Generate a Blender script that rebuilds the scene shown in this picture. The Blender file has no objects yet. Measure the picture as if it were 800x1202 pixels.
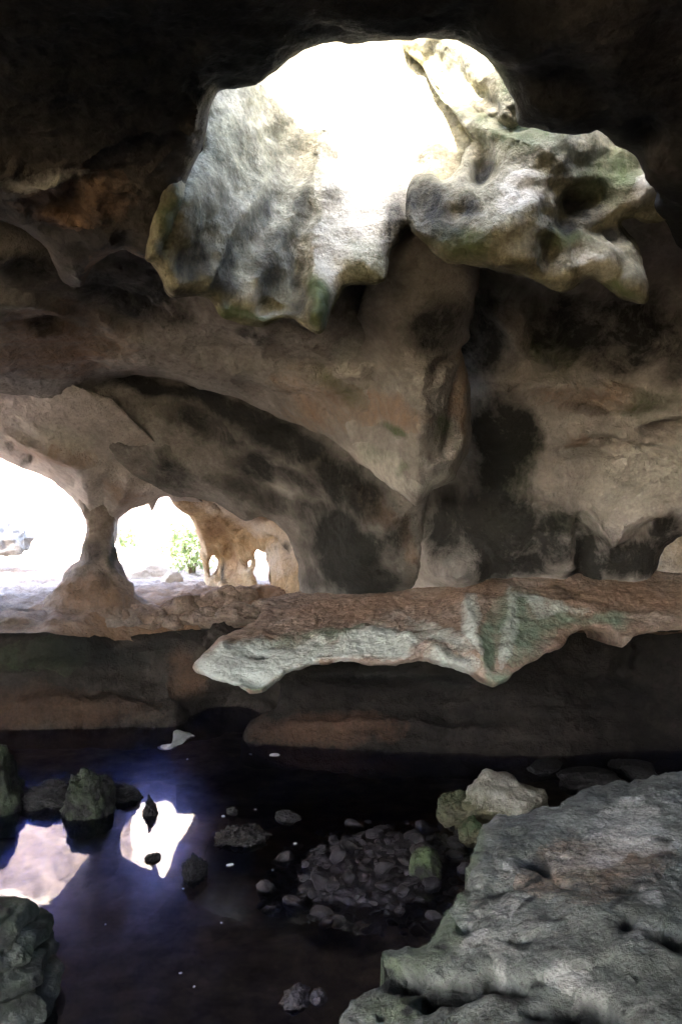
import bpy, bmesh, math, random
import numpy as np
from mathutils import Vector, Matrix
from mathutils.geometry import delaunay_2d_cdt

random.seed(7)
S = bpy.context.scene
COL = S.collection
PI = math.pi
R = math.radians

# ------------------------------------------------------------------ camera
CAM_Z = 4.5
F = 970.0                      # focal length in photograph pixels
CX, CY = 400.0, 601.0
PITCH = R(-2.0)
cp, sp = math.cos(PITCH), math.sin(PITCH)


def unproj(px, py, Y):
    """photo pixel + real distance Y along the view -> point in the cave (metres)"""
    u = (np.asarray(px, float) - CX) / F
    v = (CY - np.asarray(py, float)) / F
    dy = cp - v * sp
    dz = sp + v * cp
    t = np.asarray(Y, float) / dy
    return np.stack([u * t, dy * t, CAM_Z + dz * t], -1)


def y_at_height(px, py, z):
    v = (CY - py) / F
    return (z - CAM_Z) * (cp - v * sp) / (sp + v * cp)


def at_z(px, py, z):
    return unproj(px, py, y_at_height(px, py, z))


def project(p):
    x, y, z = p[..., 0], p[..., 1], p[..., 2] - CAM_Z
    d = y * cp + z * sp
    h = -y * sp + z * cp
    return CX + F * x / d, CY - F * h / d


cam_d = bpy.data.cameras.new('camera')
cam = bpy.data.objects.new('camera', cam_d)
COL.objects.link(cam)
cam.location = (0, 0, CAM_Z)
cam.rotation_euler = (R(90) + PITCH, 0, 0)
cam_d.sensor_fit = 'VERTICAL'
cam_d.sensor_height = 24.0
cam_d.lens = 24.0 * F / 1202.0
cam_d.clip_start = 0.05
cam_d.clip_end = 2000
S.camera = cam

# ------------------------------------------------------------------ noise
_rng = np.random.RandomState(11)
_perm = _rng.permutation(256)
_perm = np.concatenate([_perm, _perm, _perm])
_grad = _rng.normal(size=(256, 3))
_grad /= np.linalg.norm(_grad, axis=1)[:, None]


def perlin(p):
    p = np.asarray(p, float)
    i = np.floor(p).astype(int)
    f = p - i
    w = f * f * f * (f * (f * 6 - 15) + 10)
    i &= 255
    out = 0
    for dx in (0, 1):
        a = _perm[i[:, 0] + dx]
        wx = w[:, 0] if dx else 1 - w[:, 0]
        for dy in (0, 1):
            b = _perm[a + i[:, 1] + dy]
            wy = w[:, 1] if dy else 1 - w[:, 1]
            for dz in (0, 1):
                g = _grad[_perm[b + i[:, 2] + dz]]
                wz = w[:, 2] if dz else 1 - w[:, 2]
                d = g[:, 0] * (f[:, 0] - dx) + g[:, 1] * (f[:, 1] - dy) + g[:, 2] * (f[:, 2] - dz)
                out = out + wx * wy * wz * d
    return out * 1.6


def fbm(p, oct=4, gain=.5, ridged=False):
    a, s, tot = 1.0, 0, 0
    p = np.array(p, float)
    for k in range(oct):
        n = perlin(p + 17.3 * k)
        if ridged:
            n = 1 - 2 * np.abs(n)
        s = s + a * n
        tot += a
        a *= gain
        p = p * 2.03
    return s / tot


def cells(p, seed=0):
    """Worley F1 distance"""
    p = np.asarray(p, float)
    i = np.floor(p).astype(int)
    best = np.full(len(p), 9.0)
    for dx in (-1, 0, 1):
        for dy in (-1, 0, 1):
            for dz in (-1, 0, 1):
                c = i + np.array([dx, dy, dz])
                h = _perm[(_perm[(_perm[(c[:, 0] + seed) & 255] + c[:, 1]) & 255] + c[:, 2]) & 255]
                q = c + .5 + .45 * _grad[h]
                best = np.minimum(best, ((p - q) ** 2).sum(1))
    return np.sqrt(best)


# ------------------------------------------------------------------ 2-D helpers
def seg_dist(P, poly, closed=True, soft=None):
    """distance of points to a polyline, index of nearest segment, signed side"""
    P = np.asarray(P, float)
    A = np.asarray(poly, float)
    B = np.roll(A, -1, 0) if closed else A[1:]
    A = A if closed else A[:-1]
    best = np.full(len(P), 1e9)
    side = np.ones(len(P))
    for k in range(len(A)):
        if soft is not None and not soft[k]:
            continue
        ab = B[k] - A[k]
        L = (ab ** 2).sum() + 1e-9
        ap = P - A[k]
        t = np.clip((ap @ ab) / L, 0, 1)
        d = ap - t[:, None] * ab
        dd = np.sqrt((d ** 2).sum(1))
        m = dd < best
        best[m] = dd[m]
        cr = ab[0] * ap[:, 1] - ab[1] * ap[:, 0]
        side[m] = np.sign(cr[m])
    return best, side


def inside(P, poly):
    P = np.asarray(P, float)
    A = np.asarray(poly, float)
    x, y = P[:, 0], P[:, 1]
    r = np.zeros(len(P), bool)
    j = len(A) - 1
    for i in range(len(A)):
        xi, yi = A[i]
        xj, yj = A[j]
        if yi != yj:
            m = ((yi > y) != (yj > y)) & (x < (xj - xi) * (y - yi) / (yj - yi) + xi)
            r ^= m
        j = i
    return r


def smooth_loop(pts, step, jit, closed=True, seed=0):
    """Catmull-Rom through the traced outline, resampled and made ragged"""
    n = len(pts)
    out, flag = [], []
    for i in range(n):
        p0, p1, p2, p3 = pts[i - 1], pts[i], pts[(i + 1) % n], pts[(i + 2) % n]
        hard = len(p1) > 2
        a, b, c, d = (np.array(q[:2], float) for q in (p0, p1, p2, p3))
        L = np.linalg.norm(c - b)
        k = max(1, int(round(L / step)))
        for s in range(k):
            t = s / k
            if hard or L > 260:
                q = b + (c - b) * t
            else:
                lim = L
                m1, m2 = (c - a) * .5, (d - b) * .5
                for m in (m1, m2):
                    l = np.linalg.norm(m)
                    if l > lim:
                        m *= lim / l
                q = ((2 * t ** 3 - 3 * t * t + 1) * b + (t ** 3 - 2 * t * t + t) * m1
                     + (-2 * t ** 3 + 3 * t * t) * c + (t ** 3 - t * t) * m2)
            out.append(q)
            flag.append(not hard)
    out = np.array(out)
    flag = np.array(flag)
    if jit:
        q = np.c_[out, np.full(len(out), seed * 3.7)]
        dx = fbm(q / np.array([16, 16, 1]), 3)
        dy = fbm(q / np.array([16, 16, 1]) + 50, 3)
        out = out + np.c_[dx, dy] * jit * flag[:, None]
    return out, flag


def tps(ctrl):
    c = np.array(ctrl, float)
    X = c[:, :2] / 300.0
    v = 1.0 / c[:, 2]
    n = len(c)

    def U(r2):
        return .5 * r2 * np.log(r2 + 1e-9)
    K = U(((X[:, None] - X[None]) ** 2).sum(-1)) + np.eye(n) * 0.01
    Pm = np.c_[np.ones(n), X]
    A = np.block([[K, Pm], [Pm.T, np.zeros((3, 3))]])
    w = np.linalg.solve(A, np.r_[v, np.zeros(3)])
    lo, hi = 1 / (c[:, 2].max() * 1.25), 1 / (c[:, 2].min() * .8)

    def f(q):
        q = np.asarray(q, float) / 300.0
        k = U(((q[:, None] - X[None]) ** 2).sum(-1))
        r = k @ w[:n] + w[n] + q @ w[n + 1:]
        return 1 / np.clip(r, lo, hi)
    return f


# ------------------------------------------------------------------ materials
def new_mat(name):
    m = bpy.data.materials.new(name)
    m.use_nodes = True
    nt = m.node_tree
    nt.nodes.clear()
    return m, nt, nt.nodes, nt.links


def N(nt, t, **kw):
    n = nt.nodes.new(t)
    for k, v in kw.items():
        if k == 'inp':
            for a, b in v.items():
                n.inputs[a].default_value = b
        else:
            setattr(n, k, v)
    return n


def noise_n(nt, vec, scale, detail=6, rough=.6, dist=0.0):
    n = N(nt, 'ShaderNodeTexNoise', inp={'Scale': scale, 'Detail': detail, 'Roughness': rough, 'Distortion': dist})
    nt.links.new(vec, n.inputs['Vector'])
    return n.outputs['Fac']


def ramp(nt, fac, stops):
    r = N(nt, 'ShaderNodeValToRGB')
    e = r.color_ramp.elements
    while len(e) < len(stops):
        e.new(.5)
    for k, (p, c) in enumerate(stops):
        e[k].position = p
        e[k].color = (*c, 1) if len(c) == 3 else c
    nt.links.new(fac, r.inputs[0])
    return r.outputs[0]


def mth(nt, op, a, b=None, c=None, clamp=False):
    n = N(nt, 'ShaderNodeMath', operation=op, use_clamp=clamp)
    for k, v in enumerate((a, b, c)):
        if v is None:
            continue
        if isinstance(v, (int, float)):
            n.inputs[k].default_value = v
        else:
            nt.links.new(v, n.inputs[k])
    return n.outputs[0]


def mixc(nt, fac, a, b, blend='MIX'):
    n = N(nt, 'ShaderNodeMix', data_type='RGBA', blend_type=blend)
    for sock, v in ((n.inputs[0], fac), (n.inputs[6], a), (n.inputs[7], b)):
        if isinstance(v, (int, float)):
            sock.default_value = v
        elif isinstance(v, tuple):
            sock.default_value = (*v, 1)
        else:
            nt.links.new(v, sock)
    return n.outputs[2]


def rock_mat(name, lo, mid, hi, scale=.8, mottle=.35, rough=.9, bump=.5, bscale=1.0, obj=False, wet=0.0, spec=.25, streak=0.0, msoft=.85,
             black=(.018, .019, .018), green=(.075, .105, .05), pale=(.62, .60, .55), ochre=(.28, .17, .105)):
    m, nt, nd, lk = new_mat(name)
    if obj:
        vec = N(nt, 'ShaderNodeTexCoord').outputs['Object']
    else:
        vec = N(nt, 'ShaderNodeNewGeometry').outputs['Position']
    n1 = noise_n(nt, vec, scale, 4, .62, .6)
    col = ramp(nt, n1, [(.3, lo), (.5, mid), (.7, hi)])
    n2 = noise_n(nt, vec, scale * 4.3, 5, .70)
    n3 = noise_n(nt, vec, scale * 21, 4, .7)
    f2 = ramp(nt, n2, [(.32, (1 - mottle,) * 3), (.66, (1 + mottle * .3,) * 3)])
    col = mixc(nt, 1.0, col, f2, 'MULTIPLY')
    f3 = ramp(nt, n3, [(.3, (1 - mottle * .7,) * 3), (.7, (1.1,) * 3)])
    col = mixc(nt, 1.0, col, f3, 'MULTIPLY')
    if streak:
        sm = N(nt, 'ShaderNodeMapping', inp={'Scale': (1, 1, .12)})
        lk.new(vec, sm.inputs['Vector'])
        sv = noise_n(nt, sm.outputs[0], 5.5, 5, .7)
        col = mixc(nt, 1.0, col, ramp(nt, sv, [(.34, (1 - streak,) * 3), (.62, (1.12,) * 3)]), 'MULTIPLY')
    at = N(nt, 'ShaderNodeAttribute', attribute_name='stain_shade')
    sep = N(nt, 'ShaderNodeSeparateColor')
    lk.new(at.outputs['Color'], sep.inputs[0])
    mp = N(nt, 'ShaderNodeMapping', inp={'Scale': (1, 1, .4)})
    lk.new(vec, mp.inputs['Vector'])
    br = noise_n(nt, mp.outputs[0], 2.3, 6, .74, .5)
    brk = mth(nt, 'MULTIPLY', mth(nt, 'SUBTRACT', br, .5), 2.6)

    def mask(ch, soft=msoft):
        v = mth(nt, 'ADD', mth(nt, 'SUBTRACT', ch, .36), mth(nt, 'MULTIPLY', brk, .55))
        v = mth(nt, 'ADD', v, mth(nt, 'MULTIPLY', mth(nt, 'SUBTRACT', n3, .5), .55))
        v = mth(nt, 'DIVIDE', mth(nt, 'ADD', v, soft * .5), soft, clamp=True)
        return mth(nt, 'MULTIPLY', v, mth(nt, 'GREATER_THAN', ch, .02))
    for ch, c in ((at.outputs['Alpha'], ochre), (sep.outputs[1], green), (sep.outputs[2], pale), (sep.outputs[0], black)):
        cv = mixc(nt, n3, tuple(x * .65 for x in c), tuple(min(1, x * 1.35) for x in c))
        col = mixc(nt, mth(nt, 'MULTIPLY', mask(ch), .96), col, cv)
    p = N(nt, 'ShaderNodeBsdfPrincipled')
    lk.new(col, p.inputs['Base Color'])
    p.inputs['Specular IOR Level'].default_value = spec
    rg = mth(nt, 'SUBTRACT', rough, mth(nt, 'MULTIPLY', n2, wet), clamp=True)
    lk.new(rg, p.inputs['Roughness'])
    # bumps: broad dents, pits and grain
    v1 = N(nt, 'ShaderNodeTexVoronoi', feature='F1', inp={'Scale': 6.0 * bscale, 'Detail': 1.0})
    lk.new(vec, v1.inputs['Vector'])
    pit = mth(nt, 'MINIMUM', v1.outputs[0], .42)
    b1 = noise_n(nt, vec, 3.4 * bscale, 7, .68)
    h = mth(nt, 'ADD', b1, mth(nt, 'MULTIPLY', pit, .30))
    bp = N(nt, 'ShaderNodeBump', inp={'Strength': bump, 'Distance': .26 / bscale})
    lk.new(h, bp.inputs['Height'])
    lk.new(bp.outputs[0], p.inputs['Normal'])
    out = N(nt, 'ShaderNodeOutputMaterial')
    lk.new(p.outputs[0], out.inputs[0])
    return m


M = {}
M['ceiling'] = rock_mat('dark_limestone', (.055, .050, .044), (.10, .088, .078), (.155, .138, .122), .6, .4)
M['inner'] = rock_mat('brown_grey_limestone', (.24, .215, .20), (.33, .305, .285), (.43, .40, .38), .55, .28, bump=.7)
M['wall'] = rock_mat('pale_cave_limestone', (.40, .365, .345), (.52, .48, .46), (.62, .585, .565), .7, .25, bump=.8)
M['vault'] = rock_mat('stained_shaded_limestone', (.19, .172, .158), (.29, .268, .25), (.41, .385, .365), .8, .32, bump=.75)
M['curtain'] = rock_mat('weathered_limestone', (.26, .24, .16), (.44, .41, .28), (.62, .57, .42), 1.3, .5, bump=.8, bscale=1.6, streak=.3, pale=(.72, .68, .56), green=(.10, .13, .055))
M['arch'] = rock_mat('pinkish_limestone', (.46, .40, .375), (.58, .52, .49), (.68, .62, .59), .6, .25, bump=.7)
M['passage'] = rock_mat('tan_limestone', (.42, .26, .13), (.56, .40, .24), (.68, .53, .38), 1.2, .4, bump=.9, bscale=1.4, pale=(.74, .66, .60))
M['ledge'] = rock_mat('crusted_limestone', (.275, .19, .145), (.39, .29, .235), (.50, .41, .355), 1.1, .45, bump=.9, bscale=1.5, pale=(.66, .73, .71), green=(.20, .27, .21), ochre=(.36, .24, .175), msoft=.8)
M['floor'] = rock_mat('reddish_cave_earth', (.26, .19, .15), (.37, .29, .24), (.50, .42, .37), 1.0, .4, bump=.8)
M['pillar'] = rock_mat('brown_pillar_rock', (.24, .19, .165), (.34, .28, .245), (.45, .39, .35), .9, .35, bump=.8)
M['under'] = rock_mat('shaded_recess_rock', (.010, .009, .008), (.018, .015, .013), (.034, .028, .024), .9, .4, ochre=(.075, .042, .027))  # darkness of the recess put into the near-black base colour
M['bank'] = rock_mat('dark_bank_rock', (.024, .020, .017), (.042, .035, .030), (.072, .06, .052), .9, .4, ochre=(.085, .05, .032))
M['slab'] = rock_mat('grey_pitted_rock', (.09, .097, .085), (.142, .15, .134), (.225, .228, .208), 1.6, .5, bump=.85, bscale=2.6)
M['wetrock'] = rock_mat('wet_dark_rock', (.013, .012, .013), (.024, .023, .024), (.045, .044, .043), 3, .4, rough=.85, wet=.35, spec=.22, bump=1.0, bscale=3.5, obj=True)
M['pebble'] = rock_mat('wet_pebble', (.009, .008, .011), (.018, .015, .021), (.038, .033, .043), 9, .4, rough=.7, wet=.5, spec=.5, bump=.7, bscale=8, obj=True)
M['boulder'] = rock_mat('mossy_boulder_rock', (.07, .068, .042), (.12, .115, .07), (.19, .182, .13), 3.0, .45, bump=1.0, bscale=4, obj=True, green=(.035, .055, .025))
M['slab_wet'] = rock_mat('dark_green_grey_rock', (.07, .08, .075), (.115, .125, .115), (.19, .20, .18), 4, .5, bump=1.0, bscale=5, obj=True)
M['outside'] = rock_mat('sunlit_tan_rock', (.22, .165, .14), (.30, .235, .205), (.40, .33, .30), .35, .4, bscale=.6)
M['shade_rock'] = rock_mat('ochre_rock', (.26, .18, .09), (.38, .28, .16), (.48, .38, .25), 1.2, .4)
M['gloss_white'] = rock_mat('glossy_white', (.6, .6, .6), (.75, .75, .75), (.85, .85, .85), 3, .2, obj=True, rough=.4, spec=.5)
M['sand'] = rock_mat('pale_sand', (.50, .43, .35), (.58, .50, .41), (.66, .58, .5), .5, .2, bscale=.8)


def tag(o, label=None, cat=None, group=None, kind=None):
    if label:
        o['label'] = label
    if cat:
        o['category'] = cat
    if group:
        o['group'] = group
    if kind:
        o['kind'] = kind
    return o


def mesh_obj(name, V, Fc, mat, stain_shade=None, parent=None, smooth=True):
    me = bpy.data.meshes.new(name)
    me.from_pydata([tuple(v) for v in V], [], [tuple(int(i) for i in f) for f in Fc])
    me.update()
    if smooth:
        me.polygons.foreach_set('use_smooth', np.ones(len(me.polygons), bool))
    if stain_shade is not None:
        a = me.attributes.new('stain_shade', 'FLOAT_COLOR', 'POINT')
        a.data.foreach_set('color', np.asarray(stain_shade, np.float32).ravel())
    me.materials.append(mat)
    o = bpy.data.objects.new(name, me)
    COL.objects.link(o)
    if parent:
        o.parent = parent
    return o


def vnormals(V, T):
    n = np.zeros_like(V)
    fn = np.cross(V[T[:, 1]] - V[T[:, 0]], V[T[:, 2]] - V[T[:, 0]])
    for k in range(3):
        for c in range(3):
            n[:, c] += np.bincount(T[:, k], fn[:, c], len(V))
    return n / (np.linalg.norm(n, axis=1)[:, None] + 1e-12)


CH = {'k': 0, 'g': 1, 'w': 2, 'o': 3}  # black, green, pale, ochre; black and pale also paint shade and light


def stain_shade_at(Q, blobs):
    st = np.zeros((len(Q), 4))
    if not blobs:
        return st
    q3 = np.c_[Q, np.zeros(len(Q))]
    wx = fbm(q3 / 55., 4) * 22
    wy = fbm(q3 / 55. + 31.7, 4) * 22
    W = Q + np.c_[wx, wy]
    for b in blobs:
        ch, px, py, rx, ry, ang, s = b
        d = W - np.array([px, py])
        c_, s_ = math.cos(R(ang)), math.sin(R(ang))
        x = (d[:, 0] * c_ + d[:, 1] * s_) / rx
        y = (-d[:, 0] * s_ + d[:, 1] * c_) / ry
        r = np.sqrt(x * x + y * y)
        v = np.clip(1.6 * (1.15 - r), 0, 1) * s
        k = CH[ch]
        st[:, k] = np.maximum(st[:, k], v)
    return st


def feature_disp(Q, feats):
    d = np.zeros(len(Q))
    for f in feats:
        if f[0] == 'g':
            _, px, py, rx, ry, amp = f[:6]
            ang = R(f[6]) if len(f) > 6 else 0
            e = Q - np.array([px, py])
            c_, s_ = math.cos(ang), math.sin(ang)
            x = (e[:, 0] * c_ + e[:, 1] * s_) / rx
            y = (-e[:, 0] * s_ + e[:, 1] * c_) / ry
            d += amp * np.exp(-(x * x + y * y) ** 1.3)
        elif f[0] == 'ridge':
            _, poly, amp, w = f
            dist, _s = seg_dist(Q, poly, False)
            d += amp * np.exp(-(dist / w) ** 1.4)
        elif f[0] == 'lip':
            # rock swells to the right hand of the line's direction (in the picture) and drops off behind it
            _, poly, amp, w = f
            q3 = np.c_[Q, np.zeros(len(Q))]
            jit = np.c_[fbm(q3 / 22., 3), fbm(q3 / 22. + 9, 3)] * 5
            dist, side = seg_dist(Q + jit, poly, False)
            sd = dist * side
            step = np.clip((sd + 3) / 6, 0, 1)
            step = step * step * (3 - 2 * step)
            A = np.array(poly[0]); B = np.array(poly[-1])
            L = np.linalg.norm(B - A)
            ends = np.minimum(np.linalg.norm(Q - A, axis=1), np.linalg.norm(Q - B, axis=1))
            fade = np.clip(ends / (L * .22), 0, 1)
            d += amp * step * np.exp(-np.maximum(sd, 0) / w) * fade
    return d


def sheet(name, outline, ctrl, mat, res=3.5, roll=.4, skirt=1.2, sdir=None, holes=(), feats=(), stain_shades=(),
          big=(.10, 1.3), mid=(.05, .45), fine=.02, ridged=0.0, scallop=0.0, jit=2.5, seed=1, hole_roll=.15, pits=None, strata=None, karst=None):
    """A rock surface with real depth: outline traced in the photo, distances from control points, rounded
    edges, carved features, noise relief and a thick return running back from every edge."""
    loop, soft = smooth_loop(outline, res, jit, seed=seed)
    hl = [smooth_loop(h, max(2.0, res * .7), jit * .5, seed=seed + 5 + k)[0] for k, h in enumerate(holes)]
    lo, hi = loop.min(0), loop.max(0)
    gx = np.arange(lo[0], hi[0], res)
    gy = np.arange(lo[1], hi[1], res * .87)
    G = np.array([(x + (res / 2 if j % 2 else 0), y) for j, y in enumerate(gy) for x in gx])
    rs = np.random.RandomState(seed)
    G = G + rs.uniform(-.25, .25, G.shape) * res
    ok = inside(G, loop)
    for h in hl:
        ok &= ~inside(G, h)
    G = G[ok]
    d, _ = seg_dist(G, loop)
    for h in hl:
        d = np.minimum(d, seg_dist(G, h)[0])
    G = G[d > res * .55]
    loops = [loop] + hl
    allp = np.concatenate(loops + [G])
    edges, base, lidx = [], 0, []
    for L in loops:
        n = len(L)
        edges += [(base + i, base + (i + 1) % n) for i in range(n)]
        lidx.append(np.arange(base, base + n))
        base += n
    vs, _, fs, ov, _, _ = delaunay_2d_cdt([Vector(p) for p in allp], edges, [], 0, 1e-4)
    Q = np.array([tuple(v) for v in vs])
    T = np.array([f for f in fs if len(f) == 3])
    c = Q[T].mean(1)
    ok = inside(c, loop)
    for h in hl:
        ok &= ~inside(c, h)
    T = T[ok]
    remap = {}
    for i, l in enumerate(ov):
        for k in l:
            remap[k] = i
    Y = tps(ctrl)(Q)
    # rounded edge: the surface turns away from the viewer towards the outline
    ds, _ = seg_dist(Q, loop, True, soft) if soft.any() else (np.full(len(Q), 1e9), 0)
    dm = ds * Y / F
    rr = roll * (1 + .5 * perlin(np.c_[Q / 60., np.full(len(Q), seed * 1.9)]))
    k = np.clip(1 - dm / rr, 0, 1)
    Y = Y + rr * (1 - np.sqrt(np.clip(1 - k * k, 0, 1))) * 1.0
    for h in hl:
        dh = seg_dist(Q, h)[0] * Y / F
        k = np.clip(1 - dh / hole_roll, 0, 1)
        Y = Y + hole_roll * (1 - np.sqrt(np.clip(1 - k * k, 0, 1)))
    V = unproj(Q[:, 0], Q[:, 1], Y)
    nr = vnormals(V, T)
    ray = V - np.array([0, 0, CAM_Z])
    ray /= np.linalg.norm(ray, axis=1)[:, None]
    flip = (nr * ray).sum(1) > 0
    if flip.mean() > .5:
        T = T[:, ::-1]
        nr = -nr
    # features push along a mix of the view ray and the normal
    fd = feature_disp(Q, feats) if feats else np.zeros(len(Q))
    edge = np.clip(ds / 14., .12, 1)
    for h in hl:
        edge = np.minimum(edge, np.clip(seg_dist(Q, h)[0] / 8, .12, 1))
    dirn = nr * .6 - ray * .4
    V = V + dirn * (fd * edge)[:, None]
    nz = big[0] * fbm(V / big[1] + seed * 7.1, 3)
    nz = nz + mid[0] * fbm(V / mid[1] + seed * 3.3, 4)
    if ridged:
        nz = nz + ridged * (fbm(V / .9 + seed, 3, ridged=True) - .3)
    if scallop:
        wv = V + .15 * np.c_[perlin(V * 1.7), perlin(V * 1.7 + 9), perlin(V * 1.7 + 21)]
        nz = nz + scallop * (cells(wv / .75, seed) - .5) * -1.0
    nz = nz + fine * fbm(V / .11 + seed, 3) + fine * 1.3 * (fbm(V / .22 + seed, 3, ridged=True) - .4)
    if strata:
        amp, fq = strata
        zz = V[:, 2] * fq + .9 * fbm(V / 1.1 + seed, 3) + 60
        kk = np.floor(zz).astype(int)
        fr = zz - kk
        lay = np.random.RandomState(seed + 9).uniform(-1, 1, 400)[kk % 400]
        crev = np.exp(-(np.minimum(fr, 1 - fr) / .16) ** 2)
        nz = nz + amp * (lay * .5 - crev * (.5 + .8 * fbm(V / .6 + 3, 2)))
    if karst:
        wv = V + karst[1] * .5 * np.c_[perlin(V / karst[1] * .6), perlin(V / karst[1] * .6 + 9), perlin(V / karst[1] * .6 + 21)]
        msk = np.clip(.7 + 1.6 * fbm(V / 1.1 + seed, 3), 0, 1.3)
        nz = nz + karst[0] * msk * (cells(wv / karst[1], seed) + .6 * cells(wv / karst[1] * 2.3, seed + 3) - .8)
    pitm = 0
    if pits:
        amp, sx, sz_, thr = pits
        f = fbm(V / np.array([sx, sx * .8, sz_]) + seed * 1.7, 3)
        pitm = np.clip((f - thr) / .16, 0, 1)
        pitm = pitm * pitm * (3 - 2 * pitm)
        nz = nz - amp * pitm
    nr2 = vnormals(V, T)
    V = V + nr2 * (nz * edge)[:, None]
    st = stain_shade_at(Q, stain_shades)
    if pits:
        st[:, 0] = np.maximum(st[:, 0], .75 * pitm)  # black colour follows the pits
    # thick return behind every edge
    Vs, Ts, St = [V], [tuple(t) for t in T], [st]
    base = len(V)
    for li, idx in enumerate(lidx):
        ids = np.array([remap[i] for i in idx])
        cur = ids
        cen = Q[ids].mean(0)
        for s_, t_ in enumerate((.25, .6, 1.0)):
            if sdir is None:
                P = V[ids] + ray[ids] * (skirt * t_)
            elif callable(sdir):
                P = V[ids] + np.array([sdir(p, t_) for p in V[ids]])
            else:
                P = V[ids] + np.array(sdir) * t_
            P = P + .05 * t_ * np.c_[perlin(P * 2.1), perlin(P * 2.1 + 5), perlin(P * 2.1 + 11)]
            new = np.arange(base, base + len(ids))
            Vs.append(P)
            St.append(st[ids])
            base += len(ids)
            n = len(ids)
            for i in range(n):
                j = (i + 1) % n
                Ts.append((cur[i], cur[j], new[j], new[i]))
            cur = new
    o = mesh_obj(name, np.concatenate(Vs), Ts, mat, np.concatenate(St))
    return o

H = 'h'
# =================================================================== ROCK OF THE CAVE
# near ceiling with the near rim of the skylight
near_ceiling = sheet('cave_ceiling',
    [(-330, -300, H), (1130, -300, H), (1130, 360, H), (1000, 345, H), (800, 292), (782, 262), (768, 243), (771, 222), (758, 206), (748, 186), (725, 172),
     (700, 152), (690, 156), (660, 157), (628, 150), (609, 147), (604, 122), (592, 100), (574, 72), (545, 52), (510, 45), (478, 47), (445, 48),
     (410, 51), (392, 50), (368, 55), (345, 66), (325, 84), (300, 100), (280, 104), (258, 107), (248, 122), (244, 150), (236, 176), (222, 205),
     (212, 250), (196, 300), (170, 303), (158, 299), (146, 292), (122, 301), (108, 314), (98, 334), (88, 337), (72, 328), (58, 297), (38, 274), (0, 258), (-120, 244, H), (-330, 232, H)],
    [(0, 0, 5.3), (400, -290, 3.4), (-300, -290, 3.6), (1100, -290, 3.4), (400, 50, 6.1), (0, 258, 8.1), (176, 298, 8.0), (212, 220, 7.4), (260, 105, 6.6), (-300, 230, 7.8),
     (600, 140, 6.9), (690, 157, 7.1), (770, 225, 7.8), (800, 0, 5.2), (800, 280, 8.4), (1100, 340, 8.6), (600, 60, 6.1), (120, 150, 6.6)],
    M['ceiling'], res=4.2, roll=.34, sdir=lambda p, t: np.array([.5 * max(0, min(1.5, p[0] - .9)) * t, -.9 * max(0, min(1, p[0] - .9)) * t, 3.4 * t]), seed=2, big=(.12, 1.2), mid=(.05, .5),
    feats=[('lip', [(-60, 165), (0, 176), (45, 195), (92, 207)], .22, 70), ('lip', [(92, 207), (60, 211), (0, 222)], .12, 40),
           ('lip', [(70, 262), (40, 250), (62, 243), (82, 252)], .10, 30), ('lip', [(92, 207), (118, 182), (160, 163), (190, 160)], -.14, 60),
           ('lip', [(0, 255), (40, 275), (78, 325)], .1, 30), ('lip', [(130, 262), (140, 285), (160, 300)], .12, 30),
           ('g', 655, 120, 46, 30, .30, 15), ('g', 610, 30, 60, 40, .22), ('g', 735, 90, 50, 60, .25), ('g', 700, 20, 60, 40, .2), ('g', 790, 190, 40, 50, .25),
           ('g', 760, 150, 16, 20, -.2), ('g', 250, 160, 18, 34, -.15), ('g', 460, 20, 70, 22, .12), ('lip', [(205, 167), (222, 146), (226, 110)], .12, 40)],
    stain_shades=[('k', 150, 60, 260, 110, 0, .75), ('k', 300, 70, 110, 60, -20, .7), ('k', 520, 20, 160, 50, 0, .7), ('g', 560, 95, 60, 40, 40, .5), ('k', 700, 110, 120, 80, 0, .62), ('k', 790, 260, 60, 60, 0, .8),  # black blobs and dark base put the unlit ceiling's darkness into the colour
            ('o', 90, 235, 70, 30, 0, .45), ('o', 140, 320, 40, 30, 0, .5), ('w', 60, 200, 50, 5, 10, .55), ('g', 700, 200, 50, 30, 0, .5)])

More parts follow.
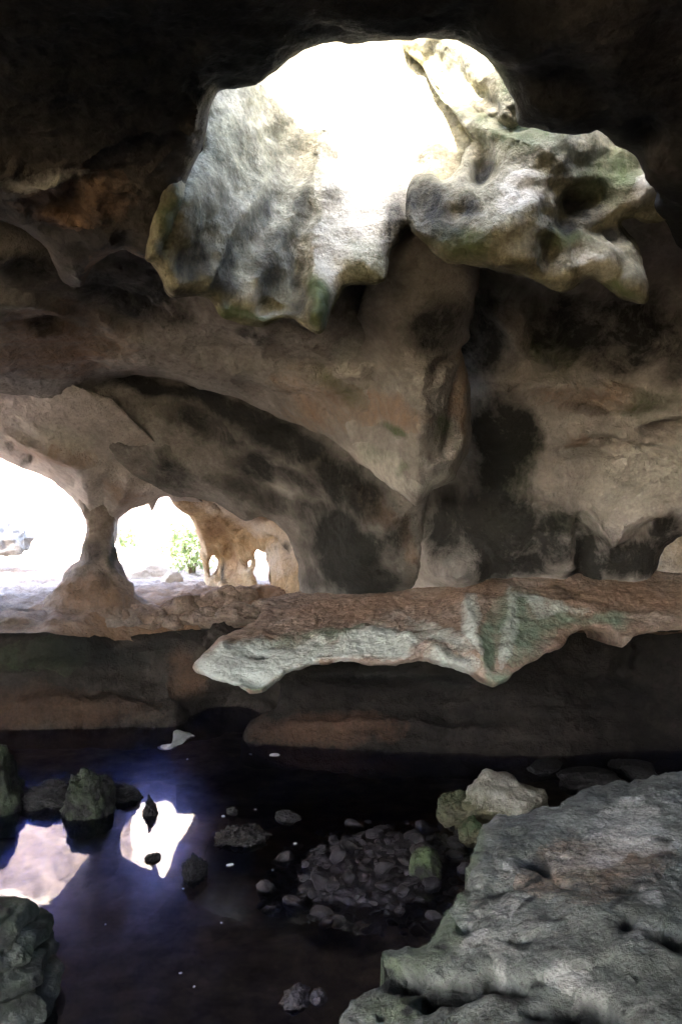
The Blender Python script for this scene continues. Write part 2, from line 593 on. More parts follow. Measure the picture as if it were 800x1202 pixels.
# rock curtain on the far side of the skylight
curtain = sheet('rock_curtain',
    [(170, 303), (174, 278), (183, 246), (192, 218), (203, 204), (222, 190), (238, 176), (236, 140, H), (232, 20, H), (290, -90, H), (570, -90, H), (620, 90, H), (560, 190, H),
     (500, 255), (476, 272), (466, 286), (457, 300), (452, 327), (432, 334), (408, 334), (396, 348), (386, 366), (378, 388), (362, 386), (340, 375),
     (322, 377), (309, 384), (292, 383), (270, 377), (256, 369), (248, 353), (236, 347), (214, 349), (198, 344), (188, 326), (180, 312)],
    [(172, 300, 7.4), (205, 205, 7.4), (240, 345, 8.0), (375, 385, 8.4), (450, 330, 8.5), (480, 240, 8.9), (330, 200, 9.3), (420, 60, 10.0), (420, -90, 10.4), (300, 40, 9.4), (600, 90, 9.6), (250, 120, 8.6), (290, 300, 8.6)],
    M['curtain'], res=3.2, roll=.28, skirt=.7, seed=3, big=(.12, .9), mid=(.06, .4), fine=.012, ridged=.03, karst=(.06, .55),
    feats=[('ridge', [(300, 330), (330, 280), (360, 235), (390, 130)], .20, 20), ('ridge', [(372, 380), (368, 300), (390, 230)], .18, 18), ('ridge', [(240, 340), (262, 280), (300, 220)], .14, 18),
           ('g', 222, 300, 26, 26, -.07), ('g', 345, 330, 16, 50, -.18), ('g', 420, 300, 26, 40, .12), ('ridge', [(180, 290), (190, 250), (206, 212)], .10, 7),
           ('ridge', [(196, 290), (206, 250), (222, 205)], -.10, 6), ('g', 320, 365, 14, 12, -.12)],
    stain_shades=[('k', 222, 300, 26, 30, 20, .75), ('k', 262, 316, 20, 44, 20, .55), ('g', 285, 372, 40, 14, 10, .7), ('g', 368, 360, 14, 36, -5, .85), ('g', 196, 260, 10, 44, 15, .62),
            ('k', 300, 260, 14, 50, 30, .55), ('k', 350, 250, 10, 40, 10, .5), ('g', 420, 310, 40, 24, -10, .55), ('k', 345, 340, 10, 40, 10, .5), ('w', 430, 210, 55, 105, 0, .8), ('w', 395, 300, 26, 40, 0, .5), ('k', 468, 275, 20, 56, 0, .7), ('k', 245, 250, 30, 46, 20, .4), ('k', 320, 305, 20, 50, 15, .5), ('w', 312, 368, 16, 8, 0, .6), ('g', 400, 355, 16, 16, 0, .6), ('k', 220, 340, 30, 12, 0, .55)])  # big pale blob and left-hand blacks paint in how the light falls

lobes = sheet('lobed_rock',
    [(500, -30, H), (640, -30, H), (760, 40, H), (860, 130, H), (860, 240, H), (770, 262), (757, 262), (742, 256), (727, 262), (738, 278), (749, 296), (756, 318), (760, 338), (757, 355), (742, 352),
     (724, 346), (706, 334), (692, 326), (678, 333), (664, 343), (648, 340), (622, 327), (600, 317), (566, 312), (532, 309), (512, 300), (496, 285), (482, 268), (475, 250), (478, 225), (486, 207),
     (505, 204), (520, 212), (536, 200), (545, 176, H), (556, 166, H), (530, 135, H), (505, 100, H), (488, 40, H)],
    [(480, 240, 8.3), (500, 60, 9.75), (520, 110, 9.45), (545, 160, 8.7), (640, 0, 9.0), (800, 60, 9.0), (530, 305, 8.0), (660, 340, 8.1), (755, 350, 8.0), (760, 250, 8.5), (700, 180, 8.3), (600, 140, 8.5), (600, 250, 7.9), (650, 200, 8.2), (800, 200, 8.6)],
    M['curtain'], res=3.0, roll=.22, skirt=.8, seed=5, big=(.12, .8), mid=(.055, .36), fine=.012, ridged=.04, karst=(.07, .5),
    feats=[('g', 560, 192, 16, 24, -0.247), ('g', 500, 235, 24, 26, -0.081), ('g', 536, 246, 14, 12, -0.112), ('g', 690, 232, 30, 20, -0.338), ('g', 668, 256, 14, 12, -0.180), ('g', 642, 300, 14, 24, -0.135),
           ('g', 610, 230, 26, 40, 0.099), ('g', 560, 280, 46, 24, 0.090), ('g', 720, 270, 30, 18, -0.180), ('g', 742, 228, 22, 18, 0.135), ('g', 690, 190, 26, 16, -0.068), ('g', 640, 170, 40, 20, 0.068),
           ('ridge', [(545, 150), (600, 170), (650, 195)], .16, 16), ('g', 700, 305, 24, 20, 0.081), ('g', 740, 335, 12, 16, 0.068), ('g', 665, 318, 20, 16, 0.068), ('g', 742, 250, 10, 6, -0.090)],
    stain_shades=[('g', 600, 160, 60, 22, 20, .5), ('k', 690, 232, 34, 24, -10, .85), ('k', 668, 258, 18, 14, 0, .8), ('k', 560, 195, 16, 26, 15, .75), ('k', 494, 244, 34, 44, 0, .62), ('k', 518, 270, 30, 18, 0, .5), ('k', 545, 245, 20, 14, 0, .55), ('g', 540, 285, 40, 20, 20, .62),
            ('g', 715, 200, 34, 36, 0, .6), ('k', 640, 290, 10, 30, 0, .6), ('w', 608, 226, 26, 26, 0, .7), ('w', 700, 312, 30, 16, 30, .45), ('k', 730, 272, 24, 14, 20, .8), ('g', 660, 275, 34, 14, 0, .7), ('g', 720, 345, 30, 8, 20, .6), ('w', 752, 225, 14, 14, 0, .6), ('g', 520, 120, 18, 14, 0, .75)])  # black blobs paint shade into the hollows

# shoulder of the rim, pale lobe in the light
shoulder = sheet('skylight_shoulder',
    [(470, 30, H), (560, 20, H), (620, 60, H), (614, 120, H), (607, 132), (608, 146), (598, 152), (580, 150, H), (556, 140, H), (536, 126, H), (520, 110, H), (508, 92, H), (494, 74, H), (474, 58, H)],
    [(480, 48, 9.6), (606, 145, 8.1), (550, 115, 8.8), (500, 80, 9.62), (525, 110, 9.3), (580, 150, 8.5), (600, 60, 8.4), (520, 40, 9.1)],
    M['curtain'], res=3, roll=.25, skirt=.6, seed=8, big=(.05, .7), mid=(.05, .3), fine=.02,
    feats=[('g', 596, 130, 16, 14, .12), ('g', 560, 80, 24, 14, .1, 50), ('g', 572, 118, 20, 8, -.1, 35)],
    stain_shades=[('k', 525, 62, 50, 16, 20, .6), ('g', 590, 100, 14, 26, 0, .4)])

# ceiling of the inner chamber (flat, seen from below)
inner_ceiling = sheet('inner_ceiling',
    [(-330, 215, H), (100, 235, H), (250, 285, H), (440, 280, H), (480, 240, H), (500, 250, H), (500, 340, H), (492, 420, H), (482, 500, H), (478, 570, H), (474, 585), (470, 582), (447, 562), (424, 544), (405, 528), (380, 510), (350, 498), (318, 486), (285, 471), (258, 462), (232, 455), (205, 447), (180, 442), (152, 441), (130, 446),
     (114, 458), (104, 476), (97, 487), (82, 489), (66, 477), (40, 466), (0, 462), (-120, 452), (-330, 440, H)],
    [(-300, 440, 14), (0, 462, 13.8), (150, 441, 14.0), (300, 476, 13.2), (400, 522, 11.8), (488, 590, 10.9), (0, 380, 10.8), (300, 380, 10.2), (300, 340, 9.6), (0, 320, 9.2), (480, 380, 10.3), (560, 300, 9.9), (520, 480, 10.9), (-300, 300, 9.2), (400, 430, 10.9), (300, 290, 9.9), (460, 270, 9.9), (150, 250, 9.2), (0, 230, 9.0), (620, 280, 9.9)],
    M['inner'], res=4, roll=.32, skirt=1.6, seed=9, big=(.14, 1.5), mid=(0.046, .5), fine=.022, scallop=-0.080,
    feats=[('lip', [(100, 330), (165, 350), (200, 370), (280, 395), (300, 400)], -0.208, 60), ('lip', [(380, 430), (420, 432), (440, 415), (438, 385)], 0.234, 40), ('g', 400, 380, 60, 40, 0.182),
           ('g', 60, 380, 30, 8, -0.156), ('lip', [(300, 412), (292, 390), (310, 380)], 0.078, 30), ('g', 180, 390, 90, 30, 0.195), ('g', 230, 430, 120, 14, 0.156, 10), ('lip', [(-30, 340), (40, 350), (110, 372)], 0.182, 50)],
    stain_shades=[('k', 150, 340, 70, 36, 15, .8), ('k', 30, 310, 60, 20, 10, .7), ('k', 205, 365, 26, 16, 20, .6), ('o', 60, 400, 90, 40, 0, .42), ('k', 52, 380, 22, 8, 0, .6), ('k', 330, 345, 60, 14, 10, .5), ('o', 380, 470, 60, 30, 20, .35),
            ('k', 470, 360, 60, 40, 0, .62), ('w', 420, 410, 30, 24, 0, .35), ('k', 290, 395, 14, 8, 0, .55), ('g', 400, 455, 40, 12, 30, .35)])

# pointed pendant in the middle
pendant = sheet('hanging_rock',
    [(410, 400, H), (440, 300, H), (500, 250, H), (566, 250, H), (562, 310), (556, 352), (551, 378), (548, 398), (540, 414), (546, 436), (550, 460), (551, 486), (553, 512), (548, 532), (538, 548), (531, 562), (516, 570), (505, 577), (497, 587), (488, 593),
     (480, 587), (470, 580), (452, 566), (436, 553), (420, 540, H), (405, 500, H)],
    [(410, 400, 10.5), (440, 320, 9.35), (555, 340, 9.6), (500, 250, 9.3), (566, 250, 9.5), (548, 400, 10.6), (552, 510, 11.2), (488, 592, 10.5), (410, 500, 11.5), (425, 545, 11.3), (493, 500, 10.1), (495, 440, 10.0), (520, 440, 10.4), (535, 500, 10.9), (450, 470, 10.8)],
    M['inner'], res=2.8, roll=.22, skirt=1.2, seed=10, big=(.05, .9), mid=(.03, .35), fine=.012,
    feats=[('ridge', [(495, 440), (490, 500), (489, 560), (488, 592)], 0.140, 12), ('lip', [(500, 465), (508, 445), (510, 432), (530, 424), (546, 410), (555, 370)], 0.224, 26),
           ('lip', [(497, 560), (500, 545), (520, 535), (530, 520)], 0.140, 20), ('ridge', [(534, 420), (530, 470), (524, 535)], -0.112, 6), ('ridge', [(545, 440), (545, 480), (530, 540)], 0.084, 8)],
    stain_shades=[('k', 510, 380, 40, 40, 0, .68), ('g', 518, 500, 12, 22, 10, .55), ('o', 540, 470, 8, 60, 0, .45), ('g', 440, 540, 14, 10, 0, .55), ('g', 470, 550, 8, 7, 0, .7), ('w', 455, 555, 40, 16, 35, .42), ('g', 460, 505, 14, 6, 20, .6), ('w', 510, 562, 26, 10, -30, .55), ('o', 450, 480, 50, 20, 10, .35), ('k', 515, 425, 26, 8, -30, .55)])

# great vault between the pendant and the bank; stains and painted shadow mixed
vault = sheet('vault_wall',
    [(60, 425, H), (140, 425, H), (300, 450, H), (430, 510, H), (510, 560, H), (500, 592), (497, 625), (503, 650), (500, 680), (492, 712, H), (352, 712, H), (351, 698), (351, 680), (349, 660), (344, 644), (336, 626), (328, 618), (316, 610), (304, 607),
     (292, 612), (280, 607), (268, 600), (254, 591), (240, 587), (222, 584), (206, 582), (190, 574), (166, 562), (144, 549), (126, 530), (110, 508), (96, 492)],
    [(96, 490, 14.8), (140, 430, 14.4), (200, 580, 16.6), (240, 586, 16.6), (300, 608, 16.4), (350, 660, 16.2), (352, 710, 15.8), (300, 470, 14.4), (430, 530, 13.8), (500, 600, 13.6), (500, 690, 14.8), (420, 640, 14.6), (330, 550, 15.2), (250, 520, 15.4), (170, 480, 15.0)],
    M['vault'], res=3.5, roll=.5, skirt=1.4, seed=12, big=(.16, 1.6), mid=(0.070, .5), fine=.022, scallop=-0.096,
    feats=[('lip', [(480, 690), (494, 650), (490, 610)], -.12, 20), ('g', 440, 640, 60, 40, .12), ('ridge', [(300, 520), (380, 560), (450, 620), (480, 670)], .10, 22), ('g', 180, 470, 60, 14, -.14, 10),
           ('lip', [(340, 520), (420, 570), (470, 620)], .10, 26), ('g', 210, 545, 40, 16, .1, 30)],
    stain_shades=[('k', 170, 455, 56, 16, 8, .85), ('k', 255, 475, 90, 16, 14, .85), ('k', 330, 510, 80, 26, 24, .85), ('k', 300, 545, 36, 24, 20, .72), ('k', 240, 500, 60, 14, 20, .6), ('k', 410, 570, 70, 34, 40, .75), ('k', 405, 640, 52, 52, 0, 1.0), ('k', 430, 676, 56, 30, 0, 1.0), ('k', 470, 625, 26, 30, 30, .6), ('k', 300, 580, 60, 16, 20, .5), ('k', 200, 550, 34, 20, 30, .6),
            ('k', 370, 600, 30, 20, 20, .6), ('k', 130, 500, 14, 30, -20, .6), ('w', 455, 668, 26, 12, 10, .4), ('o', 440, 590, 40, 14, 40, .45), ('k', 372, 680, 14, 24, 0, .55), ('o', 478, 640, 10, 40, 0, .4), ('w', 330, 570, 40, 10, 20, .3), ('k', 345, 560, 50, 14, 30, .6)])

# arch rock over the left openings
arch = sheet('arch_wall',
    [(-330, 420, H), (60, 440, H), (130, 470, H), (230, 560, H), (236, 590, H), (206, 588), (197, 583), (189, 583), (184, 590), (181, 597), (178, 599), (175, 592), (166, 593), (154, 598), (144, 604), (137, 614), (134, 640, H), (104, 640, H),
     (102, 612), (97, 600), (86, 586), (76, 577), (60, 564), (44, 555), (24, 548), (0, 537), (-60, 520), (-130, 512), (-170, 530), (-190, 600), (-190, 740, H), (-330, 740, H)],
    [(-330, 420, 13.8), (60, 440, 14.0), (140, 480, 14.6), (230, 565, 16.8), (0, 537, 17.2), (90, 590, 17.6), (118, 635, 17.4), (180, 590, 17.6), (60, 510, 15.6), (-150, 515, 17.0), (-330, 600, 16), (-250, 740, 16.5), (130, 560, 16.4)],
    M['arch'], res=3.4, roll=.3, skirt=.4, seed=14, big=(.10, 1.5), mid=(.035, .5), fine=.01,
    feats=[('ridge', [(60, 520), (95, 535), (105, 560), (110, 600)], 0.160, 9), ('lip', [(0, 498), (40, 515), (90, 524), (140, 552)], 0.240, 26), ('ridge', [(150, 560), (140, 590), (128, 625)], 0.140, 7), ('lip', [(20, 485), (60, 510), (110, 540)], 0.120, 16),
           ('ridge', [(120, 560), (122, 600), (120, 630)], -0.100, 5), ('g', 34, 538, 10, 4, -0.240), ('lip', [(90, 575), (100, 550), (115, 548)], 0.120, 14)],
    stain_shades=[('k', 34, 538, 8, 4, 0, .6), ('o', 150, 575, 30, 14, 20, .35), ('o', 60, 530, 60, 14, 15, .3), ('k', 16, 522, 6, 5, 0, .6), ('w', 60, 505, 60, 10, 15, .3)])

# pierced wall right of the second opening
passage = sheet('pierced_wall',
    [(180, 560, H), (300, 570, H), (380, 600, H), (390, 715, H), (250, 715, H), (247, 700), (243, 690), (240, 680), (241, 672), (238, 662), (234, 652), (236, 640), (233, 628), (227, 614), (220, 604), (209, 594), (198, 582)],
    [(200, 580, 17.4), (236, 640, 19.6), (245, 700, 19.6), (300, 640, 19.0), (345, 640, 17.0), (350, 700, 16.8), (300, 600, 17.6), (270, 640, 19.8), (300, 700, 18.4)],
    M['passage'], res=2.2, roll=.25, skirt=.9, seed=15, big=(.08, .9), mid=(.06, .4), fine=.02,
    holes=[[(245, 660), (249, 652), (254, 656), (256, 664), (253, 672), (247, 676), (246, 668)], [(298, 650), (302, 645), (307, 648), (312, 650), (313, 660), (317, 668), (316, 680), (318, 690), (310, 688), (303, 691), (301, 680), (297, 672), (300, 660)], [(290, 659), (294, 657), (294, 664), (291, 666)]],
    feats=[('ridge', [(236, 625), (244, 650), (245, 690)], 0.168, 4), ('ridge', [(262, 640), (258, 665), (262, 690)], 0.216, 5), ('g', 258, 668, 5, 18, -0.300), ('lip', [(350, 660), (330, 632), (305, 618), (270, 596), (225, 585)], 0.240, 14),
           ('g', 256, 594, 8, 4, -0.360, 40), ('g', 335, 648, 5, 10, -0.300, -30), ('ridge', [(300, 690), (285, 660), (282, 630), (262, 610)], 0.144, 6), ('g', 320, 632, 8, 4, -0.240), ('ridge', [(340, 700), (334, 660)], 0.120, 6)],
    stain_shades=[('k', 258, 596, 9, 4, 30, .8), ('o', 250, 620, 20, 20, 0, .5), ('k', 335, 646, 6, 8, 0, .6), ('k', 258, 668, 5, 16, 0, .7), ('o', 275, 660, 14, 30, 0, .45), ('w', 330, 660, 14, 24, 0, .3), ('w', 275, 602, 60, 12, 22, .75), ('w', 335, 640, 14, 30, -15, .6)])

# right-hand wall
right_wall = sheet('cave_wall',
    [(470, 220, H), (760, 220, H), (1130, 240, H), (1130, 640, H), (880, 632), (800, 627), (786, 636), (776, 650), (770, 664), (766, 676), (768, 700, H), (480, 720, H), (470, 600, H)],
    [(560, 340, 11.6), (700, 330, 11.2), (800, 360, 11.6), (1100, 300, 9.5), (1100, 640, 11.5), (800, 627, 13.6), (766, 680, 14.0), (640, 690, 14.2), (500, 690, 14.6), (500, 600, 14.4), (520, 480, 13.4), (600, 500, 12.9), (700, 520, 13.1), (640, 600, 13.2), (740, 600, 13.4), (560, 560, 13.6), (600, 240, 10.2), (800, 480, 12.6)],
    M['wall'], res=3.5, roll=.4, skirt=1.6, seed=16, big=(.14, 1.4), mid=(0.068, .5), fine=.022, scallop=-0.080,
    feats=[('g', 575, 480, 44, 90, 0.400, 5), ('lip', [(560, 436), (600, 440), (640, 437), (690, 442), (740, 458)], 0.352, 40), ('ridge', [(675, 505), (720, 500), (760, 520), (810, 532)], 0.256, 9), ('ridge', [(660, 530), (690, 527), (715, 530)], -0.256, 7),
           ('ridge', [(755, 505), (780, 497), (820, 496)], -0.320, 7), ('ridge', [(690, 508), (730, 518), (790, 528)], -0.224, 7), ('g', 600, 620, 22, 46, 0.320), ('g', 655, 620, 24, 50, 0.288), ('ridge', [(678, 610), (680, 650), (678, 680)], -0.256, 6), ('g', 720, 640, 30, 30, 0.288),
           ('lip', [(660, 600), (690, 620), (705, 640), (720, 640), (760, 615), (800, 600)], -0.192, 20), ('lip', [(620, 590), (672, 596), (678, 640)], 0.192, 14), ('g', 560, 600, 26, 24, 0.352, 30), ('lip', [(610, 345), (620, 395), (660, 435)], 0.256, 30), ('g', 640, 380, 20, 40, 0.240), ('g', 770, 400, 50, 40, 0.288), ('g', 735, 465, 26, 10, 0.192),
           ('lip', [(800, 540), (740, 525), (690, 512), (660, 520)], -.16, 16), ('g', 785, 505, 34, 8, -.3, 8), ('g', 690, 528, 34, 8, -.22), ('lip', [(672, 600), (676, 640), (676, 684)], .14, 14), ('ridge', [(690, 600), (712, 632), (730, 612), (770, 600)], .16, 8), ('lip', [(556, 340), (600, 370), (616, 400), (622, 436)], .2, 20), ('g', 525, 655, 36, 24, 0.480), ('g', 545, 668, 24, 16, 0.288)],
    stain_shades=[('k', 590, 520, 34, 80, 5, .95), ('k', 580, 610, 60, 60, 10, .9), ('k', 530, 610, 40, 50, 0, .85), ('k', 600, 660, 60, 30, 0, .9), ('k', 650, 625, 40, 40, 0, .72), ('k', 690, 665, 26, 46, 0, .85), ('k', 740, 655, 50, 34, 0, .9), ('k', 780, 630, 30, 24, -30, .75), ('g', 600, 540, 24, 50, 0, .5),
            ('k', 700, 380, 120, 44, 0, .75), ('k', 560, 390, 50, 60, 0, .7), ('k', 720, 420, 50, 22, 0, .62), ('o', 680, 460, 60, 22, 0, .4), ('g', 650, 405, 40, 26, 10, .55), ('k', 800, 420, 40, 40, 0, .5),  # upper black blobs paint recess shade under the lobes; lower ones are stains
            ('w', 595, 600, 22, 14, 20, .55), ('w', 580, 655, 12, 14, 0, .5), ('w', 718, 660, 8, 10, 0, .5), ('o', 670, 520, 16, 12, 0, .35), ('w', 740, 560, 60, 40, 0, .3), ('g', 660, 610, 26, 14, 0, .4), ('k', 690, 475, 30, 8, 5, .45), ('g', 760, 470, 40, 12, 0, .4), ('w', 770, 490, 30, 8, 0, .4)])

# ------------------------------------------------------------------ ledge with its crusted lip
rock_ledge = sheet('rock_ledge',
    [(226, 783), (238, 768), (254, 752), (272, 742), (300, 728), (320, 700, H), (420, 678, H), (560, 664, H), (800, 672, H), (1130, 680, H), (1130, 742, H), (840, 736), (800, 735), (775, 737), (757, 742), (746, 745), (739, 752), (734, 757), (729, 751), (720, 742), (704, 737), (684, 736), (668, 745),
     (660, 757), (644, 764), (622, 776), (602, 790), (590, 800), (581, 804), (570, 797), (548, 786), (520, 778), (492, 772), (470, 776), (440, 777), (415, 774), (385, 776), (360, 780), (340, 786), (326, 795), (312, 806), (298, 812), (284, 806), (262, 797), (244, 792)],
    [(226, 786, 12.0), (298, 812, 11.2), (330, 792, 11.5), (415, 775, 11.6), (470, 776, 11.4), (580, 804, 10.8), (650, 760, 11.6), (690, 737, 12.4), (800, 736, 12.0), (1100, 742, 11.0), (320, 702, 16.2), (420, 690, 15.6), (500, 690, 14.6), (560, 672, 14.6), (800, 684, 14.0), (1100, 684, 13.0), (400, 735, 13.2), (560, 700, 13.3), (560, 740, 11.7), (700, 705, 13.0), (270, 748, 13.2)],
    M['ledge'], res=2.3, roll=.07, sdir=lambda p, t: np.array([-.02 * t, 1.6 * t * t + .25 * t, -.34 * t + .10 * t * t]), seed=20, big=(.07, .9), mid=(.05, .4), fine=.016, jit=3.5, strata=(.035, 7),
    feats=[('lip', [(500, 690), (560, 700), (640, 705), (740, 716)], .14, 22), ('ridge', [(545, 705), (556, 740), (568, 790)], .10, 8), ('ridge', [(575, 700), (580, 740), (580, 795)], -.06, 8), ('ridge', [(600, 705), (598, 740), (590, 780)], .07, 8),
           ('lip', [(420, 740), (470, 742), (500, 750)], .10, 24), ('g', 305, 770, 16, 4, -.14), ('ridge', [(255, 760), (300, 752), (380, 745)], .06, 10), ('lip', [(470, 775), (500, 755), (560, 780)], .08, 14), ('g', 258, 752, 14, 12, .16), ('g', 300, 800, 18, 8, -.1)],
    stain_shades=[('w', 290, 780, 64, 24, -10, 1.1), ('w', 350, 765, 60, 14, -8, .85), ('g', 330, 755, 50, 6, -10, .5), ('w', 435, 758, 56, 17, 0, 1.3), ('w', 250, 780, 24, 12, 0, .9), ('g', 395, 742, 60, 7, -5, .6), ('w', 520, 750, 40, 12, 15, .5), ('g', 270, 775, 30, 10, 0, .35), ('g', 610, 735, 40, 34, -20, .75), ('g', 650, 725, 30, 14, 10, .6), ('w', 556, 735, 9, 34, -14, .75), ('w', 598, 735, 8, 40, 5, .55), ('g', 576, 760, 10, 40, 0, .7),
            ('o', 430, 712, 100, 14, -3, .7), ('o', 540, 695, 60, 14, 0, .5), ('o', 720, 700, 90, 18, 0, .85), ('w', 640, 712, 40, 5, 10, .6), ('k', 660, 700, 14, 6, 0, .4), ('w', 530, 775, 30, 10, 10, .6), ('k', 520, 765, 30, 5, 20, .5), ('g', 710, 730, 40, 7, 0, .6), ('k', 305, 770, 16, 3, 0, .8), ('g', 590, 790, 14, 10, 0, .6), ('o', 620, 742, 20, 12, 0, .55), ('g', 300, 803, 26, 7, 0, .55)])

# wall under the ledge, down to the water
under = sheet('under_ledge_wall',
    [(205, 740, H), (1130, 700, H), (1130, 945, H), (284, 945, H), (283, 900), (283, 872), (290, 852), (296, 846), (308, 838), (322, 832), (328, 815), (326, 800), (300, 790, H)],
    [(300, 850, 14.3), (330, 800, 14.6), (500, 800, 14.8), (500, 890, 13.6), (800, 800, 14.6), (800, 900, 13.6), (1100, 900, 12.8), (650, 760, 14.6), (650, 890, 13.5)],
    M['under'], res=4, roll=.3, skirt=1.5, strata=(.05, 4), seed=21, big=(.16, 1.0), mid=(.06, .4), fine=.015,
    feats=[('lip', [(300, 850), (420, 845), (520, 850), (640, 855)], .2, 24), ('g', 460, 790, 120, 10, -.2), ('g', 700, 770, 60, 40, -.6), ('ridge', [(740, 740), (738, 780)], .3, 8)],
    stain_shades=[('o', 380, 855, 90, 18, 0, .55), ('k', 480, 792, 100, 10, 0, .5)])

# far bank at the left
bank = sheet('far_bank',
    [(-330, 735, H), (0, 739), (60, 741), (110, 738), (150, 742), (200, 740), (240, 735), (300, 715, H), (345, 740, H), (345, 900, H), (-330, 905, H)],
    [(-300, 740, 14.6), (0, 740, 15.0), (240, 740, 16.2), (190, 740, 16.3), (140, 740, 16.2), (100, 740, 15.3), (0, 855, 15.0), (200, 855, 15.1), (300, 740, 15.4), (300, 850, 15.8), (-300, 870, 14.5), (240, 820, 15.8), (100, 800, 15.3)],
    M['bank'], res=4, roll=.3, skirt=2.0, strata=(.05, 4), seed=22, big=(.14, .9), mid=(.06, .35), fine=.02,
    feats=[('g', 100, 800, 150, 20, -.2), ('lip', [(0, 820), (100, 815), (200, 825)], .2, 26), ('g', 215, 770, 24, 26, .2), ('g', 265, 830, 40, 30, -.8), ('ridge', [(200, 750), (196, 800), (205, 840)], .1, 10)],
    stain_shades=[('o', 60, 830, 120, 24, 0, .5), ('o', 215, 790, 24, 24, 0, .6), ('k', 120, 765, 110, 18, 0, .6), ('g', 40, 770, 60, 20, 0, .2)])


# ------------------------------------------------------------------ grids laid in the world (floors, hill, bed)
def world_grid(name, x0, x1, y0, y1, step, hfun, mat, stainf=None, keep=None, axis='z'):
    nx, ny = int((x1 - x0) / step) + 1, int((y1 - y0) / step) + 1
    X, Yy = np.meshgrid(np.linspace(x0, x1, nx), np.linspace(y0, y1, ny))
    A = np.c_[X.ravel(), Yy.ravel()]
    h = hfun(A)
    V = np.c_[A, h] if axis == 'z' else (np.c_[A[:, 0], h, A[:, 1]] if axis == 'y' else np.c_[h, A[:, 0], A[:, 1]])
    i = np.arange(nx * ny).reshape(ny, nx)
    q = np.c_[i[:-1, :-1].ravel(), i[:-1, 1:].ravel(), i[1:, 1:].ravel(), i[1:, :-1].ravel()]
    if keep is not None:
        q = q[keep(A[q].mean(1))]
    st = stainf(A, V) if stainf else np.zeros((len(V), 4))
    return V, q, st


def smst(a, b, x):
    t = np.clip((x - a) / (b - a), 0, 1)
    return t * t * (3 - 2 * t)


def floor_h(A):
    p = np.c_[A, np.zeros(len(A))]
    z = 1.86 + .10 * smst(14.8, 17.6, A[:, 1]) - .10 * smst(18.5, 24, A[:, 1])
    z += .10 * fbm(p / 1.1, 4) + .17 * (fbm(p / .6 + 3, 4, ridged=True) - .2) * smst(14.8, 15.5, A[:, 1])
    ed = 15.05 + 1.25 * np.exp(-((A[:, 0] + 3.4) / 1.35) ** 4)
    z -= (.12 + .34 * np.exp(-((A[:, 0] + 3.4) / 1.35) ** 4)) * (1 - smst(0, .5, A[:, 1] - ed))
    z -= .12 * np.exp(-((A[:, 0] + 3.5) / 1.4) ** 4) * (1 - smst(16.4, 19.5, A[:, 1]))
    z += .25 * np.exp(-(((A[:, 0] + 1.6) / 1.5) ** 2 + ((A[:, 1] - 17.6) / .9) ** 2))
    return z


V, q, st = world_grid('f', -13, 12, 14.95, 26, .07, lambda A: A[:, 0] * 0, None)
_e = 15.0 + 1.25 * np.exp(-((V[:, 0] + 3.4) / 1.35) ** 4)
V[:, 1] = _e + (V[:, 1] - 14.95) * (26 - _e) / (26 - 14.95)
V[:, 2] = floor_h(V[:, :2])
st[:, 3] = .62 * smst(-6.5, -4.2, V[:, 0]) * (1 - smst(18.5, 20.5, V[:, 1]))
tag(mesh_obj('cave_floor', V, q, M['floor'], st), kind='structure')

for o in (near_ceiling, inner_ceiling, vault, arch, right_wall, under, bank):
    tag(o, kind='structure')
tag(curtain, 'sunlit mossy rock curtain hanging below the skylight, blown white at its top', 'rock formation')
tag(lobes, 'greenish lobed rock mass with dark hollows at the right of the skylight', 'rock formation')
tag(shoulder, 'small pale rock shoulder on the upper right rim of the skylight', 'rock formation')
tag(pendant, 'big wedge-shaped rock hanging to a point in the middle of the cave', 'rock formation')
tag(passage, 'tan rock wall pierced by small holes at the right of the bright openings', 'rock formation')
tag(rock_ledge, 'long overhanging rock ledge with a pale crusted lip above the water', 'rock ledge')


